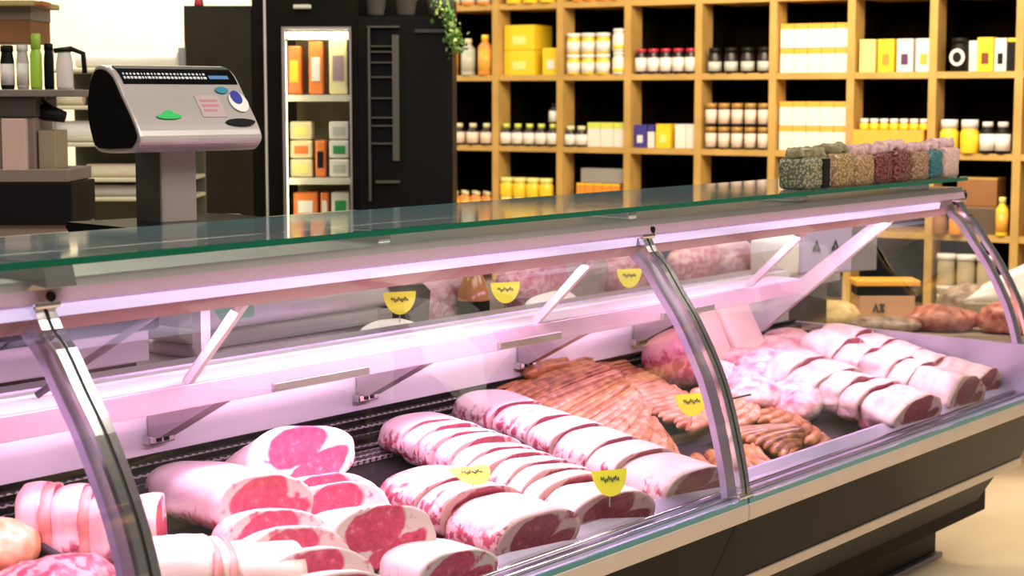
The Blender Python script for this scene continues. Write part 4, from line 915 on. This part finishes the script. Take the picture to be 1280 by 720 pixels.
# dark cabinet left of the fridge, reflecting door
dc = empty('dark_cabinet', wl(7.6, (278 - 640) * 7.6 / F_PX), VROT, 'dark brown glossy cabinet left of the lit fridge', 'cabinet')
w2 = 7.6 / F_PX; 
obj('body', box(-44 * w2, 40 * w2 - .003, 0, .6, 0, CAM_H + 112 * w2), C('brown_black', (.02, .017, .011), .35, var=.4, vscale=3, spec=.3), dc)
obj('edge_trim', box(lx_(333) - lx_(385), lx_(335.5) - lx_(385), -.01, 0, .6, 2.3), M['light_grey'], fr0)
obj('handle', box(-20 * w2, 22 * w2, -.03, 0, CAM_H - 150 * w2, CAM_H - 146 * w2, bev=.003), M['light_grey'], dc)
o = obj('red_cap_bottle', lathe([(.02, 0), (.022, .01), (.018, .03), (.012, .06)], 12), RL, None, True, loc=wl(7.7, (253 - 640) * 7.7 / F_PX, CAM_H + 112 * w2 + .001)); tag(o, 'tiny red object standing on the dark brown cabinet', 'ornament')

# ------------------------------------------------------------ left service shelf with bottles
LD = 5.4; kl = LD / F_PX
def L0(X, Y): return ((X - 640) * kl, CAM_H + (121 - Y) * kl)
def lbox(X0_, X1_, Y0_, Y1_, y0=0, y1=.2, bev=.003):
    a, zt_ = L0(X0_, Y0_); b_, zb_ = L0(X1_, Y1_); return box(a, b_, y0, y1, zb_, zt_, bev=bev)
LS = empty('service_shelf', wl(LD, 0), VROT, 'dark grey staff shelf with bottles at the left picture edge', 'shelf')
obj('board', lbox(-120, 96, 112, 121, 0, .3), C('shelf_taupe', (.20, .17, .15), .5), LS)
obj('frame_post', lbox(-60, -40, -80, 700, .05, .3), M['dark_grey'], LS)
obj('support', lbox(-40, 45, 121, 146, .02, .28), M['dark_grey'], LS)
obj('frame_panel', lbox(-40, 42, 146, 213, .03, .25), C('frame_taupe', (.24, .19, .15), .5), LS)
obj('inset_panel', lbox(4, 34, 148, 213, .0, .03), C('blush_panel', (.62, .45, .38), .5), LS)
obj('beige_post', lbox(44, 66, 163, 216, .05, .2), C('beige_olive', (.36, .30, .18), .5), LS)
obj('ledge', lbox(-60, 86, 211, 227, .0, .3), M['frame_taupe'], LS)
obj('dark_drawer', lbox(-60, 90, 228, 281, .0, .3), M['black'], LS)
obj('lower_body', lbox(-60, 86, 281, 620, .02, .3), C('low_tan', (.36, .28, .20), .5), LS)
cbx = empty('cardboard_box', wl(LD, 0), VROT, 'brown box with grey lid above the bottles at left edge', 'box')
obj('body', lbox(-60, 39, 26, 54, .05, .28), M['brown'], cbx); obj('lid', lbox(-60, 40, 4, 26, .05, .28), M['frame_taupe'], cbx)
ub = empty('upper_board', wl(LD, 0), VROT, 'pale olive board with copper end resting above the brown box', 'board')
obj('board', lbox(-80, 50, 2, 9, .0, .3), C('olive_board', (.45, .38, .16), .5), ub); obj('tip', lbox(50, 60, 3, 9, .0, .1), C('copper', (.45, .15, .05), .4), ub)
def lbot(X0_, X1_, Ytop, body, capm, lab_m, label, neck=.5, capf=.15, name='bottle', yl=.06):
    a, z1 = L0(X0_, Ytop); b_, z0 = L0(X1_, 111.8); c_ = (a + b_) / 2; r = (b_ - a) / 2 * .96; h = z1 - z0
    p = wl(LD + yl, c_ * (LD + yl) / LD, CAM_H + (121 - 111.8) * kl)
    root = empty(name, p, VROT, label, 'bottle')
    obj('body', lathe([(r * .9, 0), (r, .01), (r, h * .62), (r * neck, h * (1 - capf) * .98), (r * neck, h * (1 - capf))], 16), body, root, True)
    obj('cap', lathe([(r * neck * 1.15, h * (1 - capf)), (r * neck * 1.15, h * .98), (r * neck * .9, h)], 16), capm, root, True)
    if lab_m: obj('paper_label', lathe([(r * 1.02, h * .1), (r * 1.02, h * .58)], 16), lab_m, root, True)
    return root
lbot(-14, 3, 58, BLK, BLK, T('rose', (.65, .2, .18)), 'black bottle with rose label cut by the left picture edge', .7)
lbot(5, 23, 57, BLK, BLK, WH, 'black bottle with white label on the staff shelf', .8)
b1 = lbot(25, 41, 56, T('gl', (.60, .56, .50)), WH, WH, 'clear bottle with white label and red stripe on staff shelf', .8)
lbot(42, 57.5, 42, T('lime_b', (.40, .66, .06)), T('lime_b', (.40, .66, .06)), None, 'lime green squeeze bottle with knobbly cap on staff shelf', .75, .28)
lbot(59, 72, 54, BLK, BLK, None, 'plain black bottle behind the white jug on staff shelf', .8, yl=.10)
wj = lbot(74, 96, 60, WH, BLK, None, 'white jug bottle with black handle on staff shelf', .75, .1)
obj('handle', tube([(-.03, 0, .118), (.02, 0, .125), (.058, 0, .11), (.062, 0, .05)], .008, 8), BLK, wj, True)

# white rolls and trays stacked behind the scale
def roll(label, X0_, X1_, Yc, rp, D, m, base=None):
    k = D / F_PX; p = wl(D, ((X0_ + X1_) / 2 - 640) * k, CAM_H + (121 - Yc) * k); h = (X1_ - X0_) * k / 2
    o = obj('paper_roll', tube([(-h, 0, 0), (-h + .004, 0, 0), (h - .004, 0, 0), (h, 0, 0)], [rp * k * .93, rp * k, rp * k, rp * k * .93], 20), m, None, False, loc=p, rot=(0, 0, VROT)); return tag(o, label, 'paper roll')
RD = 6.6; kr = RD / F_PX
rkk = empty('storage_rack', wl(RD, (150 - 640) * kr), VROT, 'pale metal storage rack with rolls behind the scale', 'rack')
def rbox(X0_, X1_, Y0_, Y1_, y0, y1): return box((X0_ - 150) * kr, (X1_ - 150) * kr, y0, y1, CAM_H + (121 - Y1_) * kr, CAM_H + (121 - Y0_) * kr, bev=.004)
C('pale_olive', (.62, .58, .42), .5, var=.06)
for Y in (86, 132, 178, 222, 246): obj('rack_shelf', rbox(60, 234, Y, Y + 5, 0, .4), M['pale_olive'], rkk)
for X in (62, 226): obj('rack_post', rbox(X, X + 8, 60, 600, 0, .03), M['grey'], rkk)
obj('rack_back', rbox(62, 234, 90, 600, .4, .42), C('rack_back', (.10, .11, .07), .5), rkk)
for i, (a, b_, Y, r_, lb_) in enumerate(((100, 226, 75.5, 10, 'long pale paper roll on top of the storage rack'), (66, 108, 122, 10, 'white roll behind the black tape gun'), (70, 180, 164, 13.5, 'thick pale roll on the rack left of the scale head'), (110, 178, 213, 9, 'slim pale roll left of the scale post, upper'), (112, 176, 238, 7.5, 'slim cream roll left of the scale post, lower'))):
    roll(lb_, a, b_, Y, r_, RD + .08, M['cream'] if i % 2 else M['white'])
tgun = empty('tape_gun', wl(5.5, (66 - 640) * 5.5 / F_PX, CAM_H - 27 * 5.5 / F_PX), VROT, 'black tape gun hanging below the staff shelf bottles', 'tool')
k6 = 5.5 / F_PX
obj('body', tube([(-18 * k6, 0, 10 * k6), (-6 * k6, 0, 8 * k6), (18 * k6, 0, 2 * k6)], [8 * k6, 11 * k6, 7 * k6], 12), BLK, tgun, True)
obj('hook', tube([(-6 * k6, 0, 8 * k6), (-6 * k6, 0, 27.5 * k6)], 1.2 * k6, 6), M['grey'], tgun)
obj('blade', tube([(-12 * k6, 0, 24 * k6), (14 * k6, 0, 6 * k6)], 2.2 * k6, 6), BLK, tgun)
kb = empty('paper_boxes', wl(5.9, (126 - 640) * 5.9 / F_PX, 1.02), VROT, 'crumpled white paper box low behind the case, left of scale post', 'box')
obj('body', box(-.05, .075, 0, .1, -1.02, .13, bev=.006), M['paper'], kb); obj('flap', box(-.06, -.05, -.01, .11, .05, .14), M['grey'], kb)
